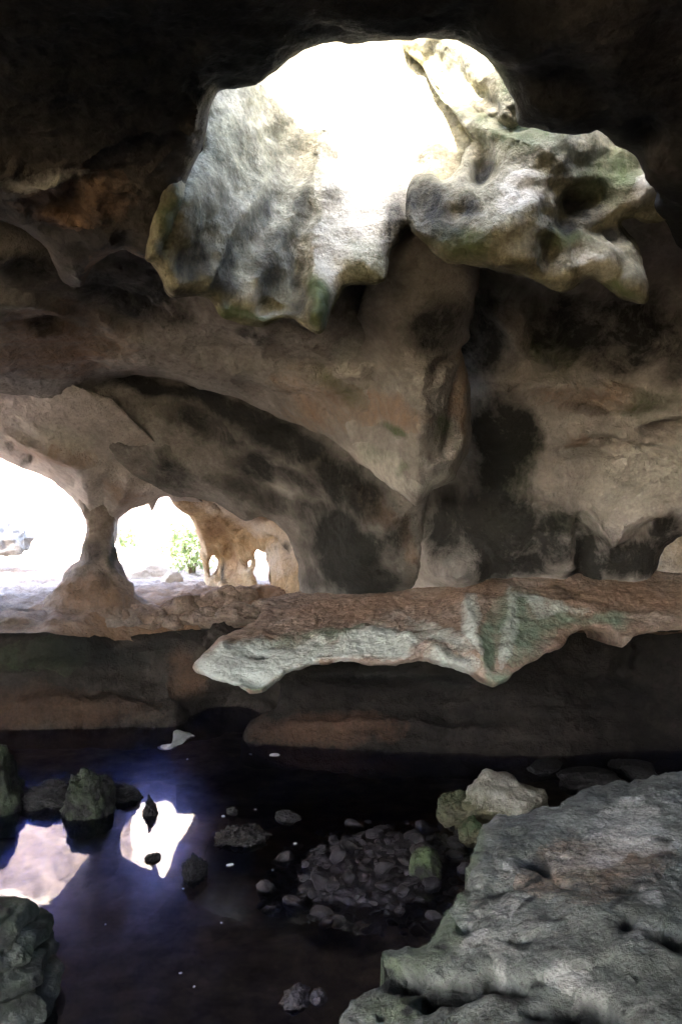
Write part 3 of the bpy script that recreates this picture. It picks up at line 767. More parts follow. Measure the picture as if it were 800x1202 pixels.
# ------------------------------------------------------------------ pillar between the openings
def pillar():
    rings = [(578, 90, 150, 17.75), (588, 93, 147, 17.65), (598, 97, 142, 17.55), (610, 103, 136, 17.5), (622, 103, 134, 17.5), (634, 101, 134, 17.5), (646, 97, 137, 17.4),
             (656, 94, 139, 17.35), (662, 86, 141, 17.3), (670, 81, 143, 17.25), (680, 76, 147, 17.2), (690, 71, 151, 17.1), (700, 62, 158, 17.0), (709, 53, 167, 17.0), (718, 43, 178, 16.9), (730, 20, 206, 16.8)]
    py = np.array([r[0] for r in rings], float)
    q = np.linspace(py[0], py[-1], 110)
    xl = np.interp(q, py, [r[1] for r in rings])
    xr = np.interp(q, py, [r[2] for r in rings])
    yc = np.interp(q, py, [r[3] for r in rings])
    n = 110
    V, Fc, Q = [], [], []
    for k in range(len(q)):
        a = unproj(xl[k], q[k], yc[k]); b = unproj(xr[k], q[k], yc[k])
        c = (a + b) / 2
        r = np.linalg.norm(b - a) / 2
        for i in range(n):
            t = 2 * PI * i / n
            V.append(c + np.array([math.cos(t) * r, -math.sin(t) * min(r, .62 + .1 * r), 0]))
    V = np.array(V)
    for k in range(len(q) - 1):
        for i in range(n):
            j = (i + 1) % n
            Fc.append((k * n + i, k * n + j, (k + 1) * n + j, (k + 1) * n + i))
    Fc = np.array(Fc)
    T = np.r_[Fc[:, [0, 1, 2]], Fc[:, [0, 2, 3]]]
    nr = vnormals(V, T)
    cc = V.reshape(len(q), n, 3).mean(1, keepdims=True)
    out = (V.reshape(len(q), n, 3) - cc).reshape(-1, 3)
    if (out * nr).sum() < 0:
        nr = -nr; Fc = Fc[:, ::-1]
    px, pyy = project(V)
    Q = np.c_[px, pyy]
    fl = V * np.array([3.2, 3.2, .5])
    d = .05 * fbm(V / .5, 4) + .05 * fbm(fl, 3) + .02 * fbm(V / .12, 3)
    low = smst(655, 700, pyy)
    d += low * (.13 * (fbm(V / .5 + 4, 4, ridged=True) - .2) + .03 * fbm(V / .2, 3))
    front = (out[:, 1] < 0) * 1.0
    d += front * feature_disp(Q, [('lip', [(84, 660), (110, 662), (125, 668), (135, 690), (160, 712)], .05, 16), ('ridge', [(124, 640), (128, 665), (150, 690)], .06, 5)])
    V = V + nr * d[:, None]
    st = stain_shade_at(Q, [('k', 110, 650, 12, 20, 0, .5), ('o', 105, 705, 60, 24, 0, .45), ('g', 132, 650, 6, 22, 0, .5), ('k', 120, 690, 10, 14, 0, .4), ('k', 132, 660, 5, 20, -10, .45)])
    o = mesh_obj('rock_pillar', V, Fc, M['pillar'], st)
    tag(o, 'narrow-waisted rock pillar with flared foot standing between the two bright openings', 'rock pillar')


pillar()


# ------------------------------------------------------------------ hill over and around the cave
HOLE = [(-2.2, 4.4), (.2, 4.2), (2.6, 4.6), (4.6, 6.0), (4.4, 8.3), (3.4, 9.0), (2.0, 9.5), (1.3, 10.4), (-.7, 9.7), (-1.9, 8.5), (-2.8, 6.4)]
ROOF = 11.0
hv, hf, hs, hb = [], [], [], 0


def add(V, q, st):
    global hb
    hv.append(V); hf.append(q + hb); hs.append(st); hb += len(V)


def rough(c, a):
    return lambda A: c + a * fbm(np.c_[A, np.full(len(A), c)] / 2.2, 4)


FILL_MOUTH = (-8.4, -.9, 2.4, 7.6)       # y0,y1,z0,z1 of an unseen opening added at the left rear for fill light
add(*world_grid('', -13.5, 13.5, -9.5, 19.2, .3, rough(ROOF, .25), None, keep=lambda c: ~inside(c, HOLE)))
add(*world_grid('', -9.5, 19.2, -.5, 11.5, .3, rough(12.6, .3), None, axis='x'))
add(*world_grid('', -9.5, 15.5, -.5, 11.5, .3, rough(-11.5, .3), None, axis='x',
    keep=lambda c: ~((c[:, 0] > FILL_MOUTH[0]) & (c[:, 0] < FILL_MOUTH[1]) & (c[:, 1] > FILL_MOUTH[2]) & (c[:, 1] < FILL_MOUTH[3]))))
add(*world_grid('', -13, 13, -.5, 11.5, .3, rough(-8.6, .3), None, axis='y',  # unseen openings also added in the back wall for fill light
    keep=lambda c: ~(((c[:, 0] > -9.5) & (c[:, 0] < -3.5) | (c[:, 0] > 2.5) & (c[:, 0] < 4.4)) & (c[:, 1] > FILL_MOUTH[2]) & (c[:, 1] < FILL_MOUTH[3]))))
add(*world_grid('', -13, 13, -.5, 11.5, .3, rough(18.6, .12), None, axis='y',
    keep=lambda c: ~((c[:, 0] < -.9) & (c[:, 1] < 5.4) | (c[:, 0] > 5.0) & (c[:, 0] < 9.5) & (c[:, 1] > 1.8) & (c[:, 1] < 4.4))))
hill = mesh_obj('hillside', np.concatenate(hv), np.concatenate(hf), M['bank'], np.concatenate(hs))
tag(hill, kind='structure')

# ------------------------------------------------------------------ water and its bed
def bed_h(A):
    p = np.c_[A, np.zeros(len(A))]
    return -.34 + .08 * fbm(p / 1.5, 3) + .05 * (.5 - cells(p * 4.5, 3)) + .02 * fbm(p / .1, 2)


m, nt, nd, lk = new_mat('pool_mud')
vec = N(nt, 'ShaderNodeNewGeometry').outputs['Position']
vo = N(nt, 'ShaderNodeTexVoronoi', inp={'Scale': 4.5})
lk.new(vec, vo.inputs['Vector'])
n1 = noise_n(nt, vec, 3, 8, .7)
c = ramp(nt, n1, [(.35, (.05, .04, .033)), (.6, (.16, .125, .10)), (.75, (.27, .22, .185))])
c = mixc(nt, .5, c, ramp(nt, vo.outputs['Color'], [(0, (.3, .3, .3)), (1, (1.2, 1.15, 1.1))]), 'MULTIPLY')
p = N(nt, 'ShaderNodeBsdfPrincipled', inp={'Roughness': .9})
lk.new(c, p.inputs['Base Color'])
o_ = N(nt, 'ShaderNodeOutputMaterial')
lk.new(p.outputs[0], o_.inputs[0])
V, q, st = world_grid('', -12, 12, .5, 16, .09, bed_h, None)
V2, q2, st2 = world_grid('', -12, 12, -9, .7, .3, bed_h, None)
tag(mesh_obj('pool_bed', np.r_[V, V2], np.r_[q, q2 + len(V)], m), kind='structure')

m, nt, nd, lk = new_mat('still_water')
vec = N(nt, 'ShaderNodeNewGeometry').outputs['Position']
w1 = noise_n(nt, vec, 1.3, 2, .5)
w2 = noise_n(nt, vec, 9, 2, .5)
hgt = mth(nt, 'ADD', w1, mth(nt, 'MULTIPLY', w2, .12))
bp = N(nt, 'ShaderNodeBump', inp={'Strength': .05, 'Distance': .04})
lk.new(hgt, bp.inputs['Height'])
fr = N(nt, 'ShaderNodeFresnel', inp={'IOR': 1.55})
lk.new(bp.outputs[0], fr.inputs['Normal'])
tr = N(nt, 'ShaderNodeBsdfTransparent', inp={'Color': (.62, .56, .50, 1)})
gl = N(nt, 'ShaderNodeBsdfGlossy', inp={'Color': (1, 1, 1, 1), 'Roughness': .015})
film_glow = N(nt, 'ShaderNodeBsdfGlossy', inp={'Color': (.18, .27, 1.0, 1), 'Roughness': .25})  # surface sheen, tinted blue to imitate lens glow round the reflections
lk.new(bp.outputs[0], gl.inputs['Normal'])
a1 = N(nt, 'ShaderNodeMixShader', inp={0: .42})
lk.new(gl.outputs[0], a1.inputs[1]); lk.new(film_glow.outputs[0], a1.inputs[2])
a2 = N(nt, 'ShaderNodeMixShader')
lk.new(fr.outputs[0], a2.inputs[0]); lk.new(tr.outputs[0], a2.inputs[1]); lk.new(a1.outputs[0], a2.inputs[2])
o_ = N(nt, 'ShaderNodeOutputMaterial')
lk.new(a2.outputs[0], o_.inputs[0])
water = mesh_obj('water', [(-12, -8.5, 0), (12, -8.5, 0), (12, 16.5, 0), (-12, 16.5, 0)], [(0, 1, 2, 3)], m, smooth=False)
tag(water, kind='structure')

# ------------------------------------------------------------------ big foreground slab
def zc(px, py, z):
    return (px, py, float(y_at_height(px, py, z)))


_r = random.Random(17)
SPECKS = [('k', _r.uniform(450, 800), _r.uniform(960, 1200), _r.uniform(4, 13), _r.uniform(2.5, 5), _r.uniform(-25, 15), _r.uniform(.5, .9)) for _ in range(46)]
SPECKS += [('w', _r.uniform(540, 800), _r.uniform(930, 1190), _r.uniform(10, 34), _r.uniform(6, 16), _r.uniform(-25, 15), _r.uniform(.12, .28)) for _ in range(26)]
SPECKS += [('g', 560, 990, 12, 40, 10, .4), ('g', 530, 1070, 16, 34, 25, .45), ('g', 450, 1130, 30, 16, 0, .4), ('o', 700, 1020, 90, 40, -10, .28)]
slab = sheet('rock_slab',
    [(1130, 890, H), (860, 892), (800, 905), (770, 910), (742, 918), (722, 917), (700, 922), (676, 930), (660, 944), (636, 948), (610, 957), (590, 957), (570, 965), (562, 978), (558, 994), (552, 1012), (544, 1030), (549, 1042), (538, 1050),
     (530, 1062), (518, 1078), (510, 1096), (496, 1108), (470, 1112), (452, 1116), (446, 1130), (452, 1142), (444, 1158), (426, 1166), (410, 1180), (400, 1196), (380, 1250, H), (360, 1330, H), (1130, 1330, H)],
    [zc(1130, 890, 2.05), zc(800, 905, 2.02), zc(700, 922, 1.96), zc(562, 975, 1.88), zc(545, 1035, 1.85), zc(450, 1130, 1.68), zc(400, 1196, 1.64), zc(380, 1300, 1.70), zc(1100, 1300, 2.10), zc(700, 1050, 2.04), zc(620, 1150, 1.92), zc(800, 1200, 2.08), zc(800, 1000, 2.07), zc(500, 1200, 1.80), zc(540, 1100, 1.86)],
    M['slab'], res=2.3, roll=.10, sdir=lambda p, t: np.array([.10 * t * t + (.12 * math.sin(p[1] * 7 + t * 5)) * t, .06 * t, -(p[2] + .4) * t]), seed=30, big=(.05, 1.0), mid=(.03, .3), fine=.006, karst=(.022, .17), jit=7, pits=(.05, .22, .12, .40), strata=(.016, 11),
    feats=[('g', 625, 1012, 22, 7, -0.080, 10), ('g', 640, 1022, 12, 6, -0.064, 30), ('g', 585, 1045, 28, 5, -0.072, -10), ('g', 545, 1090, 8, 7, -0.080), ('g', 470, 1150, 26, 9, -0.160), ('g', 525, 1162, 36, 12, -0.224, -8), ('g', 590, 1155, 30, 12, -0.200, 20), ('g', 500, 1172, 12, 12, -0.192),
           ('g', 690, 1190, 46, 16, -0.208, 15), ('g', 735, 1090, 12, 10, -0.112), ('g', 780, 1105, 24, 12, -0.144, 20), ('g', 740, 1047, 34, 2.5, -0.048), ('g', 612, 1106, 18, 6, -0.080), ('g', 660, 1040, 14, 4, -0.048, 20), ('g', 560, 1040, 8, 4, -0.040), ('g', 605, 978, 30, 2, -0.024), ('g', 560, 1075, 16, 4, -0.048),
           ('lip', [(800, 1060), (740, 1120), (640, 1150), (560, 1180)], 0.048, 40), ('g', 480, 1125, 30, 14, 0.064), ('g', 625, 1185, 14, 8, -0.112), ('g', 755, 1125, 30, 14, 0.064), ('ridge', [(560, 985), (640, 960), (760, 925)], 0.024, 8)],
    stain_shades=[('k', 625, 1014, 27, 11, 15, .9), ('k', 585, 1046, 32, 8, -10, .7), ('k', 470, 1152, 29, 11, 0, .9), ('k', 525, 1166, 43, 15, -8, .95), ('k', 590, 1158, 34, 15, 20, .95), ('k', 690, 1194, 52, 23, 15, .95), ('k', 780, 1108, 27, 17, 20, .9), ('k', 735, 1092, 13, 13, 0, .85), ('k', 612, 1108, 20, 8, 0, .8), ('k', 545, 1090, 9, 10, 0, .8), ('g', 500, 1100, 40, 40, -30, .28), ('k', 740, 1047, 39, 4, 0, .6), ('w', 740, 980, 60, 20, 0, .25), ('g', 460, 1180, 50, 20, 0, .3)] + SPECKS)  # larger black blobs paint the darkness of the cavities
tag(slab, 'large flat grey pitted rock slab filling the lower right corner', 'rock slab')


# ------------------------------------------------------------------ loose rocks
def blob(name, size, seed, mat, sub=5, rug=.24, freq=1.6, layers=0.0, shape=None, moss=0.0, flat=0.0, pale=0.0, black=0.0):
    bm = bmesh.new()
    bmesh.ops.create_icosphere(bm, subdivisions=sub, radius=1)
    V = np.array([v.co for v in bm.verts])
    Fc = [[v.index for v in f.verts] for f in bm.faces]
    bm.free()
    # angular: intersect with random planes
    rs = np.random.RandomState(seed)
    U = V.copy()
    for k in range(9):
        n = rs.normal(size=3); n /= np.linalg.norm(n)
        h = rs.uniform(.62, .9)
        d = U @ n - h
        U = U - np.maximum(d, 0)[:, None] * n * .85
    if shape is not None:
        U = shape(U)
    off = seed * 3.17
    nrm = V
    d = rug * fbm(U * freq + off, 4) + rug * .6 * fbm(U * freq * 2.3 + off, 4, ridged=True) * .5 + .04 * fbm(U * 9 + off, 3)
    if layers:
        zz = U[:, 2] * 4.2 + .9 * fbm(U * .9 + off, 3) + .5 * U[:, 0] + 40
        k = np.floor(zz).astype(int)
        fr = zz - k
        ro = rs.uniform(-1, .6, 100)
        ed = np.minimum(fr, 1 - fr)
        cre = np.exp(-(ed / .13) ** 2)
        blk = fbm(np.c_[U[:, :2] * 1.1, k * 3.3] + off, 3)
        rad = np.c_[V[:, :2], .15 * V[:, 2]]
        U = U + rad * (layers * (ro[k % 100] * .8 + 1.6 * blk - 1.1 * cre))[:, None]
    U = U + nrm * d[:, None]
    U = U * np.array(size)
    st = np.zeros((len(U), 4))
    if moss:
        st[:, 1] = np.clip(.62 * moss * (.25 + .8 * V[:, 2] + 1.3 * fbm(U / max(size) * 2.2 + 4, 4)), 0, 1)
    if pale:
        st[:, 2] = np.clip(pale * (V[:, 2] * 1.1 - .15 + .5 * fbm(U / max(size) * 3 + 9, 3)), 0, 1)
    if black:
        st[:, 0] = np.clip(black * (.5 + 1.2 * fbm(U / max(size) * 2.5 + 14, 3)), 0, 1)
    return mesh_obj(name, U, Fc, mat, st)


def put(o, px, py, z=0.0, rz=0.0, tilt=(0, 0)):
    o.location = at_z(px, py, z)
    o.rotation_euler = (tilt[0], tilt[1], rz)
    return o


def px_m(py, z=0.0):
    """metres per photo pixel for something standing at height z on row py"""
    return float(y_at_height(400, py, z)) / F


s = px_m(960)
o = put(blob('boulder', (62 * s, 40 * s, 40 * s), 3, M['boulder'], moss=.55, pale=.5, rug=.3,
             shape=lambda U: np.c_[U[:, 0], U[:, 1], U[:, 2] * (1 - .45 * np.clip(U[:, 0], -1, 1)) + .25 * np.exp(-((U[:, 0] + .35) / .3) ** 2)]), 590, 952, .14, .15)
tag(o, 'mossy yellow-green boulder with a pale crest behind the flat slab', 'boulder')
s = px_m(970)
o = put(blob('boulder', (26 * s, 20 * s, 22 * s), 9, M['boulder'], moss=.6, rug=.3, black=.3), 537, 950, .16, .5)
tag(o, 'small ochre and green rock at the left foot of the mossy boulder', 'boulder')
s = px_m(985)
o = put(blob('boulder', (17 * s, 15 * s, 18 * s), 12, M['boulder'], moss=1.2, rug=.25), 553, 976, .1, 1.2)
tag(o, 'round dark green mossy stone wedged between the mossy boulder and the slab', 'stone')
s = px_m(1015)
o = put(blob('boulder', (20 * s, 18 * s, 25 * s), 14, M['wetrock'], moss=.9, rug=.15), 500, 1020, .06, .4)
tag(o, 'dark rounded stone with a green top standing on the rubble bank', 'stone')

s = px_m(960)
o = put(blob('rock_stump', (29 * s, 26 * s, 44 * s), 21, M['wetrock'], rug=.42, freq=2.3, moss=.28,
             shape=lambda U: np.c_[U[:, 0] * (1 - .12 * U[:, 2]), U[:, 1] * (1 - .1 * U[:, 2]), np.minimum(U[:, 2], .80)]), 105, 945, .10, .2)
tag(o, 'stump-like dark rock with a greenish flat top standing in the pool', 'rock')
s = px_m(945)
o = put(blob('rock', (36 * s, 24 * s, 20 * s), 23, M['wetrock'], rug=.5, freq=2.4), 62, 940, .03, .1)
tag(o, 'low jagged dark rock joined to the left side of the stump-like rock', 'rock')
o = put(blob('rock', (26 * s, 16 * s, 14 * s), 24, M['wetrock'], rug=.45, freq=2.2), 143, 935, .02, -.2)
tag(o, 'dark wedge of rock sloping into the water right of the stump-like rock', 'rock')
s = px_m(950)
o = put(blob('rock', (32 * s, 30 * s, 54 * s), 25, M['wetrock'], rug=.35, freq=2.2, moss=.3), -6, 940, .12, .6)
tag(o, 'dark rock with a green crown cut by the left edge of the picture', 'rock')
s = px_m(1000, .5)
o = put(blob('layered_rock', (.74, .68, .70), 27, M['slab_wet'], sub=6, rug=.10, layers=.15, moss=.45, black=.75), -10, 1158, .13, .3)
tag(o, 'grey-green layered rock rising from the water at the lower left corner', 'rock')
s = px_m(955)
o = put(blob('rock', (8 * s, 7 * s, 14 * s), 31, M['wetrock'], sub=5, rug=.5, freq=2.2, shape=lambda U: np.c_[U[:, :2] * (1 - .5 * np.clip(U[:, 2:], -.5, 1)), U[:, 2]]), 176, 950, .06, 0)
tag(o, 'small dark spike of rock above the brightest reflection', 'rock')
s = px_m(955)
o = put(blob('rock', (7 * s, 6 * s, 6 * s), 32, M['wetrock'], sub=4, rug=.3), 273, 952, .03)
tag(o, 'tiny dark rock alone in the pool right of the brightest reflection', 'rock')
s = px_m(985)
o = put(blob('rock', (30 * s, 26 * s, 9 * s), 33, M['wetrock'], rug=.5, freq=2.6), 281, 984, .0, .1)
tag(o, 'low dark mound of rock right of the brightest reflection', 'rock')
s = px_m(1025)
o = put(blob('rock', (14 * s, 13 * s, 18 * s), 34, M['wetrock'], rug=.42, freq=2.4), 229, 1023, .06, .5)
tag(o, 'upright dark rock standing at the lower right of the brightest reflection', 'rock')
s = px_m(1008)
o = put(blob('rock', (9 * s, 8 * s, 5 * s), 35, M['wetrock'], sub=4, rug=.3), 180, 1007, .01, .5)
tag(o, 'small flat dark rock within the brightest reflection', 'rock')
s = px_m(960)
o = put(blob('rock', (17 * s, 10 * s, 8 * s), 36, M['wetrock'], sub=4, rug=.3), 338, 960, .02, -.5)
tag(o, 'dark rock just off the far left end of the rubble bank', 'rock')
s = px_m(1170)
o = put(blob('rock', (19 * s, 16 * s, 15 * s), 37, M['pebble'], sub=5, rug=.35), 346, 1172, .03, .4)
tag(o, 'larger of the two wet lumps near the bottom edge, left of the slab', 'rock')
o = put(blob('rock', (11 * s, 10 * s, 9 * s), 38, M['pebble'], sub=4, rug=.3), 374, 1171, .02, .9)
tag(o, 'smaller of the two wet lumps near the bottom edge, left of the slab', 'rock')
s = px_m(868)  # near-white sliver lying at the water surface
o = put(blob('flat_sliver', (27 * s, 34 * s, .05), 39, M['gloss_white'], sub=4, rug=.3, shape=lambda U: np.c_[U[:, 0], U[:, 1] * (.3 + .25 * U[:, 0] + .2 * np.sin(U[:, 0] * 6)) + .55 * U[:, 0] + .3 * np.sin(U[:, 0] * 4), U[:, 2]]), 207, 869, .01, .5)
tag(o, 'pale thin flat sliver just breaking the water near the far bank', 'stone')

for i, (px, py, w) in enumerate([(212, 1142, 4), (228, 1158, 3.5), (260, 1083, 3), (270, 1015, 8), (320, 1021, 4), (215, 1043, 3), (124, 1085, 2.5), (300, 950, 3), (220, 891, 3), (294, 885, 4), (327, 956, 4), (262, 958, 5), (322, 886, 12), (346, 990, 5)]):
    s = px_m(py)
    o = put(blob('glint_fleck', (w * s * .55, w * s * .42, .006), 200 + i, M['gloss_white'], sub=3, rug=.3), px, py, .006, i * 1.3)  # white colour stands in for glints of floating leaves
    tag(o, 'tiny pale fleck painted as a glint on the dark pool water', 'fleck', 'pale glint flecks on the pool')

# rubble bank: loose stones on a low heap
RUB = [(302, 1046), (312, 1018), (330, 995), (356, 978), (400, 966), (450, 962), (500, 962), (545, 972), (560, 1000), (548, 1040), (525, 1070), (500, 1092), (455, 1092), (400, 1086), (350, 1076), (312, 1066)]
bx = np.array([at_z(a, b, 0) for a, b in RUB])


def heap_h(A):
    d, _ = seg_dist(A, bx[:, :2])
    ins = inside(A, bx[:, :2])
    p = np.c_[A, np.zeros(len(A))]
    return -.16 + np.where(ins, np.minimum(d, .5) * .36, -d * .3) + .04 * fbm(p / .3, 3) + .07 * (.5 - cells(p * 7, 5)) + .04 * (.5 - cells(p * 15, 8))


V, q, st = world_grid('', bx[:, 0].min() - .3, bx[:, 0].max() + .4, bx[:, 1].min() - .3, bx[:, 1].max() + .3, .03, heap_h, None)
keep = V[q][:, :, 2].max(1) > -.10 + .10 * fbm(V[q].mean(1) / .35, 3)
tag(mesh_obj('gravel', V, q[keep], M['pebble'], st), kind='stuff')
protos = []
rr = random.Random(5)
spots = []
for _ in range(20000):
    px, py = rr.uniform(296, 565), rr.uniform(958, 1096)
    if not inside([(px, py)], RUB)[0]:
        continue
    p = at_z(px, py, 0.0)
    sz = rr.choice([.03, .035, .04, .05, .06, .07, .09, .13])
    if any((p[0] - a[0]) ** 2 + (p[1] - a[1]) ** 2 < ((sz + a[2]) * .58) ** 2 for a in spots):
        continue
    spots.append((p[0], p[1], sz))
    if len(spots) >= 298:
        break
zz = heap_h(np.array([(a[0], a[1]) for a in spots]))
first = {}
for i, (x, y, sz) in enumerate(spots):
    k = i % 9
    if k not in first:
        o = blob('rubble_stone', (1, 1, 1), 60 + k, M['pebble'], sub=3, rug=.3, freq=1.4)
        first[k] = o
    else:
        o = first[k].copy()
        COL.objects.link(o)
    o.location = (x, y, max(zz[i], -.06) + sz * .25)
    o.scale = (sz, sz * rr.uniform(.7, 1.0), sz * rr.uniform(.3, .7))
    o.rotation_euler = (rr.uniform(-.4, .4), rr.uniform(-.4, .4), rr.uniform(0, 6.28))
    tag(o, 'wet dark purplish stone lying loose in the rubble bank beside the slab', 'stone', 'loose stones of the rubble bank')

for i, (px, py, w) in enumerate([(152, 722, 7), (168, 716, 9), (183, 724, 8), (199, 719, 6), (214, 722, 10), (232, 716, 8), (176, 732, 9), (150, 734, 8), (205, 731, 7), (226, 729, 8), (192, 711, 5), (246, 712, 9), (262, 716, 11), (283, 712, 9)]):
    p = unproj(px, py, 16.6)
    z = float(floor_h(np.array([[p[0], 17.0 - .02 * (py - 710)]]))[0])
    o = blob('floor_stone', (w * .034, w * .03, w * .024), 90 + i, M['ledge'], sub=4, rug=.3)
    o.location = (p[0], 17.0 - .02 * (py - 710), z + .02)
    tag(o, 'small reddish rock lying on the cave floor right of the pillar', 'stone', 'stones on the floor beside the pillar')

for i, (px, py, Y, w, h, m_, lab) in enumerate([(258, 750, 13.9, 19, 18, 'bank', 'grey knob of rock at the left end of the pale ledge'), (248, 724, 15.9, 20, 13, 'floor', 'reddish boulder on the bank behind the grey knob of rock'),
                                               (280, 722, 15.6, 26, 14, 'floor', 'broad reddish boulder between the ledge and the pierced wall'), (318, 712, 15.9, 22, 9, 'floor', 'low reddish boulder at the foot of the pierced wall')]):
    s = Y / F
    o = blob('boulder', (w * s, w * s * .9, h * s), 170 + i, M[m_], rug=.35, freq=2.0)
    o.location = unproj(px, py, Y)
    tag(o, lab, 'boulder')

# reddish rocks behind the slab at the right, under the ledge
for i, (px, py, w, h, lab) in enumerate([(690, 918, 40, 14, 'low dark reddish rock behind the far edge of the flat slab'), (640, 900, 26, 8, 'small dark rock lying in the black water under the right part of the ledge'), (745, 905, 34, 12, 'dark rounded rock half hidden by the top corner of the flat slab')]):
    s = px_m(py)
    o = put(blob('rock', (w * s, w * s * .7, h * s), 80 + i, M['wetrock'], sub=4, rug=.3), px, py, .02, i)
    tag(o, lab, 'rock')

# ------------------------------------------------------------------ outside the openings
def out_h(A):
    p = np.c_[A, np.zeros(len(A))]
    return 1.80 + .25 * fbm(p / 3, 3) * smst(20, 24, A[:, 1]) + .02 * np.clip(A[:, 1] - 25, 0, 60) - .006 * np.clip(A[:, 1] - 25, 0, 60)


V, q, st = world_grid('', -60, 60, 20, 90, .7, out_h, None)
tag(mesh_obj('ground', np.r_[V, [(-700, 88, 2.4), (700, 88, 2.4), (700, 1400, 2.4), (-700, 1400, 2.4)]], [list(a) for a in q] + [[len(V), len(V) + 1, len(V) + 2, len(V) + 3]], M['sand'], np.r_[st, np.zeros((4, 4))]), kind='structure')
V, q, st = world_grid('', -45, -8.6, 1.5, 13, .25, lambda A: 31 + 1.6 * fbm(np.c_[A, np.zeros(len(A))] / 3.5, 5) + .25 * A[:, 1] + .3 * fbm(np.c_[A, np.ones(len(A))] / .8, 4, ridged=True), None, axis='y')
V[:, 2] = np.where(V[:, 2] > 11.5, V[:, 2] + fbm(V / 2.0, 4) * 1.5, V[:, 2])
o = mesh_obj('cliff', V, q, M['outside'], st)
tag(o, 'sunlit tan cliff standing outside beyond the left opening', 'cliff')
V, q, st = world_grid('', -19, -3, 1.5, 20, .3, lambda A: 42 + 1.6 * fbm(np.c_[A, np.zeros(len(A))] / 3.5, 5) + .2 * A[:, 1], None, axis='y')  # added cliff, a bright backdrop for the pool's second reflection
V[:, 2] = np.where(V[:, 2] > 17, V[:, 2] + fbm(V / 2.0, 4) * 2, V[:, 2])
tag(mesh_obj('cliff', V, q, M['sand'], st), 'pale cliff added far outside the second opening to brighten its reflection', 'cliff')
for (px, py, Y, w, h, lab) in [(20, 690, 21.5, 46, 14, 'sunlit tan boulder lying outside the left opening'), (172, 680, 22.5, 34, 20, 'long pale boulder lying outside the second opening'), (203, 686, 20.6, 13, 16, 'upright pale stone at the right of the long boulder outside'),
                               (60, 688, 23, 22, 18, 'small pale boulder outside between the left opening and the pillar')]:
    s = Y / F
    o = blob('boulder', (w * s, w * s * .8, h * s), int(px) + 100, M['sand'], rug=.25)
    o.location = unproj(px, py, Y)
    tag(o, lab, 'boulder')
o = blob('hanging_rock', (1.25, .9, .62), 141, M['vault'], rug=.4)
o.location = unproj(-22, 636, 24)
tag(o, 'greyish rock tip seen against the glare in the left opening', 'rock')
V, q, st = world_grid('', 3.5, 12, 1.6, 7, .15, lambda A: 19.4 + .5 * fbm(np.c_[A, np.zeros(len(A))] / 1.5, 5) + .35 * (A[:, 1] - 2), None, axis='y')
o = mesh_obj('rock_wall', V, q, M['shade_rock'], st)
tag(o, 'pale rock face seen through the small opening at the right edge', 'rock')

# bushes outside
lm, nt, nd, lk = new_mat('leaf_green')
oi = N(nt, 'ShaderNodeNewGeometry')
c = ramp(nt, oi.outputs['Random Per Island'], [(0, (.16, .22, .07)), (.6, (.3, .38, .14)), (1, (.45, .5, .24))])
p = N(nt, 'ShaderNodeBsdfPrincipled', inp={'Roughness': .6})
lk.new(c, p.inputs['Base Color'])
tl = N(nt, 'ShaderNodeBsdfTranslucent')
lk.new(c, tl.inputs[0])
ms = N(nt, 'ShaderNodeMixShader', inp={0: .35})
lk.new(p.outputs[0], ms.inputs[1]); lk.new(tl.outputs[0], ms.inputs[2])
o_ = N(nt, 'ShaderNodeOutputMaterial')
lk.new(ms.outputs[0], o_.inputs[0])
bk, nt, nd, lk = new_mat('bark')
p = N(nt, 'ShaderNodeBsdfPrincipled', inp={'Base Color': (.16, .11, .07, 1), 'Roughness': .9})
o_ = N(nt, 'ShaderNodeOutputMaterial')
lk.new(p.outputs[0], o_.inputs[0])


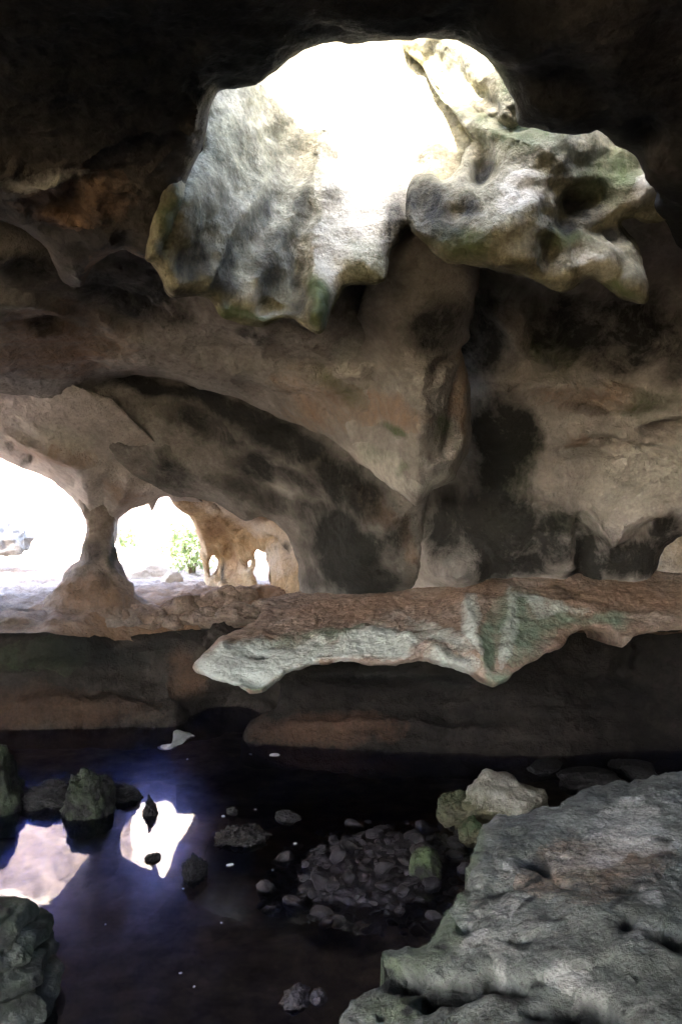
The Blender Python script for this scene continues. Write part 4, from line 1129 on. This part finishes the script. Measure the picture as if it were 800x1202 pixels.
def bush(px, py, Y, w, h, seed, lab):
    rs = np.random.RandomState(seed)
    base = unproj(px, py, Y)
    e = bpy.data.objects.new('bush', None)
    COL.objects.link(e)
    e.location = base
    tag(e, lab, 'bush', 'bushes outside the cave')
    V, Fc = [], []
    for k in range(900):
        d = rs.normal(size=3); d /= np.linalg.norm(d)
        r = rs.uniform(.45, 1) * (1 + .3 * math.sin(5 * d[0] + seed) * math.cos(4 * d[2]))
        c = np.array([d[0] * w * r, d[1] * w * .8 * r, h * .55 + d[2] * h * .5 * r])
        a = rs.normal(size=3); a /= np.linalg.norm(a)
        b = np.cross(a, rs.normal(size=3)); b /= np.linalg.norm(b)
        l = rs.uniform(.05, .10)
        i = len(V)
        V += [c - a * l, c + b * l * .45, c + a * l, c - b * l * .45]
        Fc.append((i, i + 1, i + 2, i + 3))
    o = mesh_obj('leaves', V, Fc, lm, parent=e, smooth=False)
    V, Fc = [], []
    for k in range(7):
        t = rs.uniform(0, 6.28)
        top = np.array([math.cos(t) * w * .5, math.sin(t) * w * .4, h * .7])
        i = len(V)
        for j in range(5):
            an = j * 2 * PI / 5
            V.append(np.array([math.cos(an) * .03, math.sin(an) * .03, -.1]))
            V.append(top + np.array([math.cos(an) * .01, math.sin(an) * .01, 0]))
        for j in range(5):
            jn = (j + 1) % 5
            Fc.append((i + 2 * j, i + 2 * jn, i + 2 * jn + 1, i + 2 * j + 1))
    mesh_obj('stems', V, Fc, bk, parent=e)


bush(226, 680, 23.5, .75, 1.5, 1, 'leafy green bush outside by the pierced wall')
bush(158, 664, 34, 1.2, 1.7, 3, 'pale olive bush far outside behind the left end of the long boulder')
bush(196, 660, 30, 1.3, 1.6, 2, 'pale green bush farther outside behind the long boulder')

# ------------------------------------------------------------------ light
w = bpy.data.worlds.new('World')
S.world = w
w.use_nodes = True
nt = w.node_tree
nt.nodes.clear()
SUN_EL, SUN_AZ = R(46), math.atan2(-.45, -1.0)
sky = N(nt, 'ShaderNodeTexSky', sky_type='NISHITA', sun_disc=False, dust_density=3.5, ozone_density=.6, sun_elevation=SUN_EL, sun_rotation=SUN_AZ)
bg = N(nt, 'ShaderNodeBackground', inp={'Strength': .12})
nt.links.new(sky.outputs[0], bg.inputs[0])
wo = N(nt, 'ShaderNodeOutputWorld')
nt.links.new(bg.outputs[0], wo.inputs[0])
w.cycles.sampling_method = 'MANUAL'
w.cycles.sample_map_resolution = 1024
sd = bpy.data.lights.new('sun', 'SUN')
sd.energy = 2.5
sd.angle = R(.5)
sd.color = (1, .95, .87)
so = bpy.data.objects.new('sun', sd)
COL.objects.link(so)
dirv = Vector((math.sin(SUN_AZ) * math.cos(SUN_EL), math.cos(SUN_AZ) * math.cos(SUN_EL), math.sin(SUN_EL)))
so.rotation_euler = dirv.to_track_quat('Z', 'Y').to_euler()
so.location = (0, 0, 40)

S.view_settings.view_transform = 'Standard'
S.view_settings.look = 'None'
S.view_settings.exposure = 5.1
S.view_settings.gamma = 1
S.view_settings.use_curve_mapping = False
S.render.engine = 'CYCLES'
cy = S.cycles
cy.max_bounces = 6
cy.diffuse_bounces = 4
cy.glossy_bounces = 2
cy.use_adaptive_sampling = True
cy.adaptive_threshold = .04
cy.adaptive_min_samples = 16
cy.transparent_max_bounces = 4
cy.caustics_reflective = False
cy.caustics_refractive = False
cy.sample_clamp_indirect = 6
cy.use_denoising = True
try:
    cy.denoiser = 'OPENIMAGEDENOISE'
except Exception:
    pass
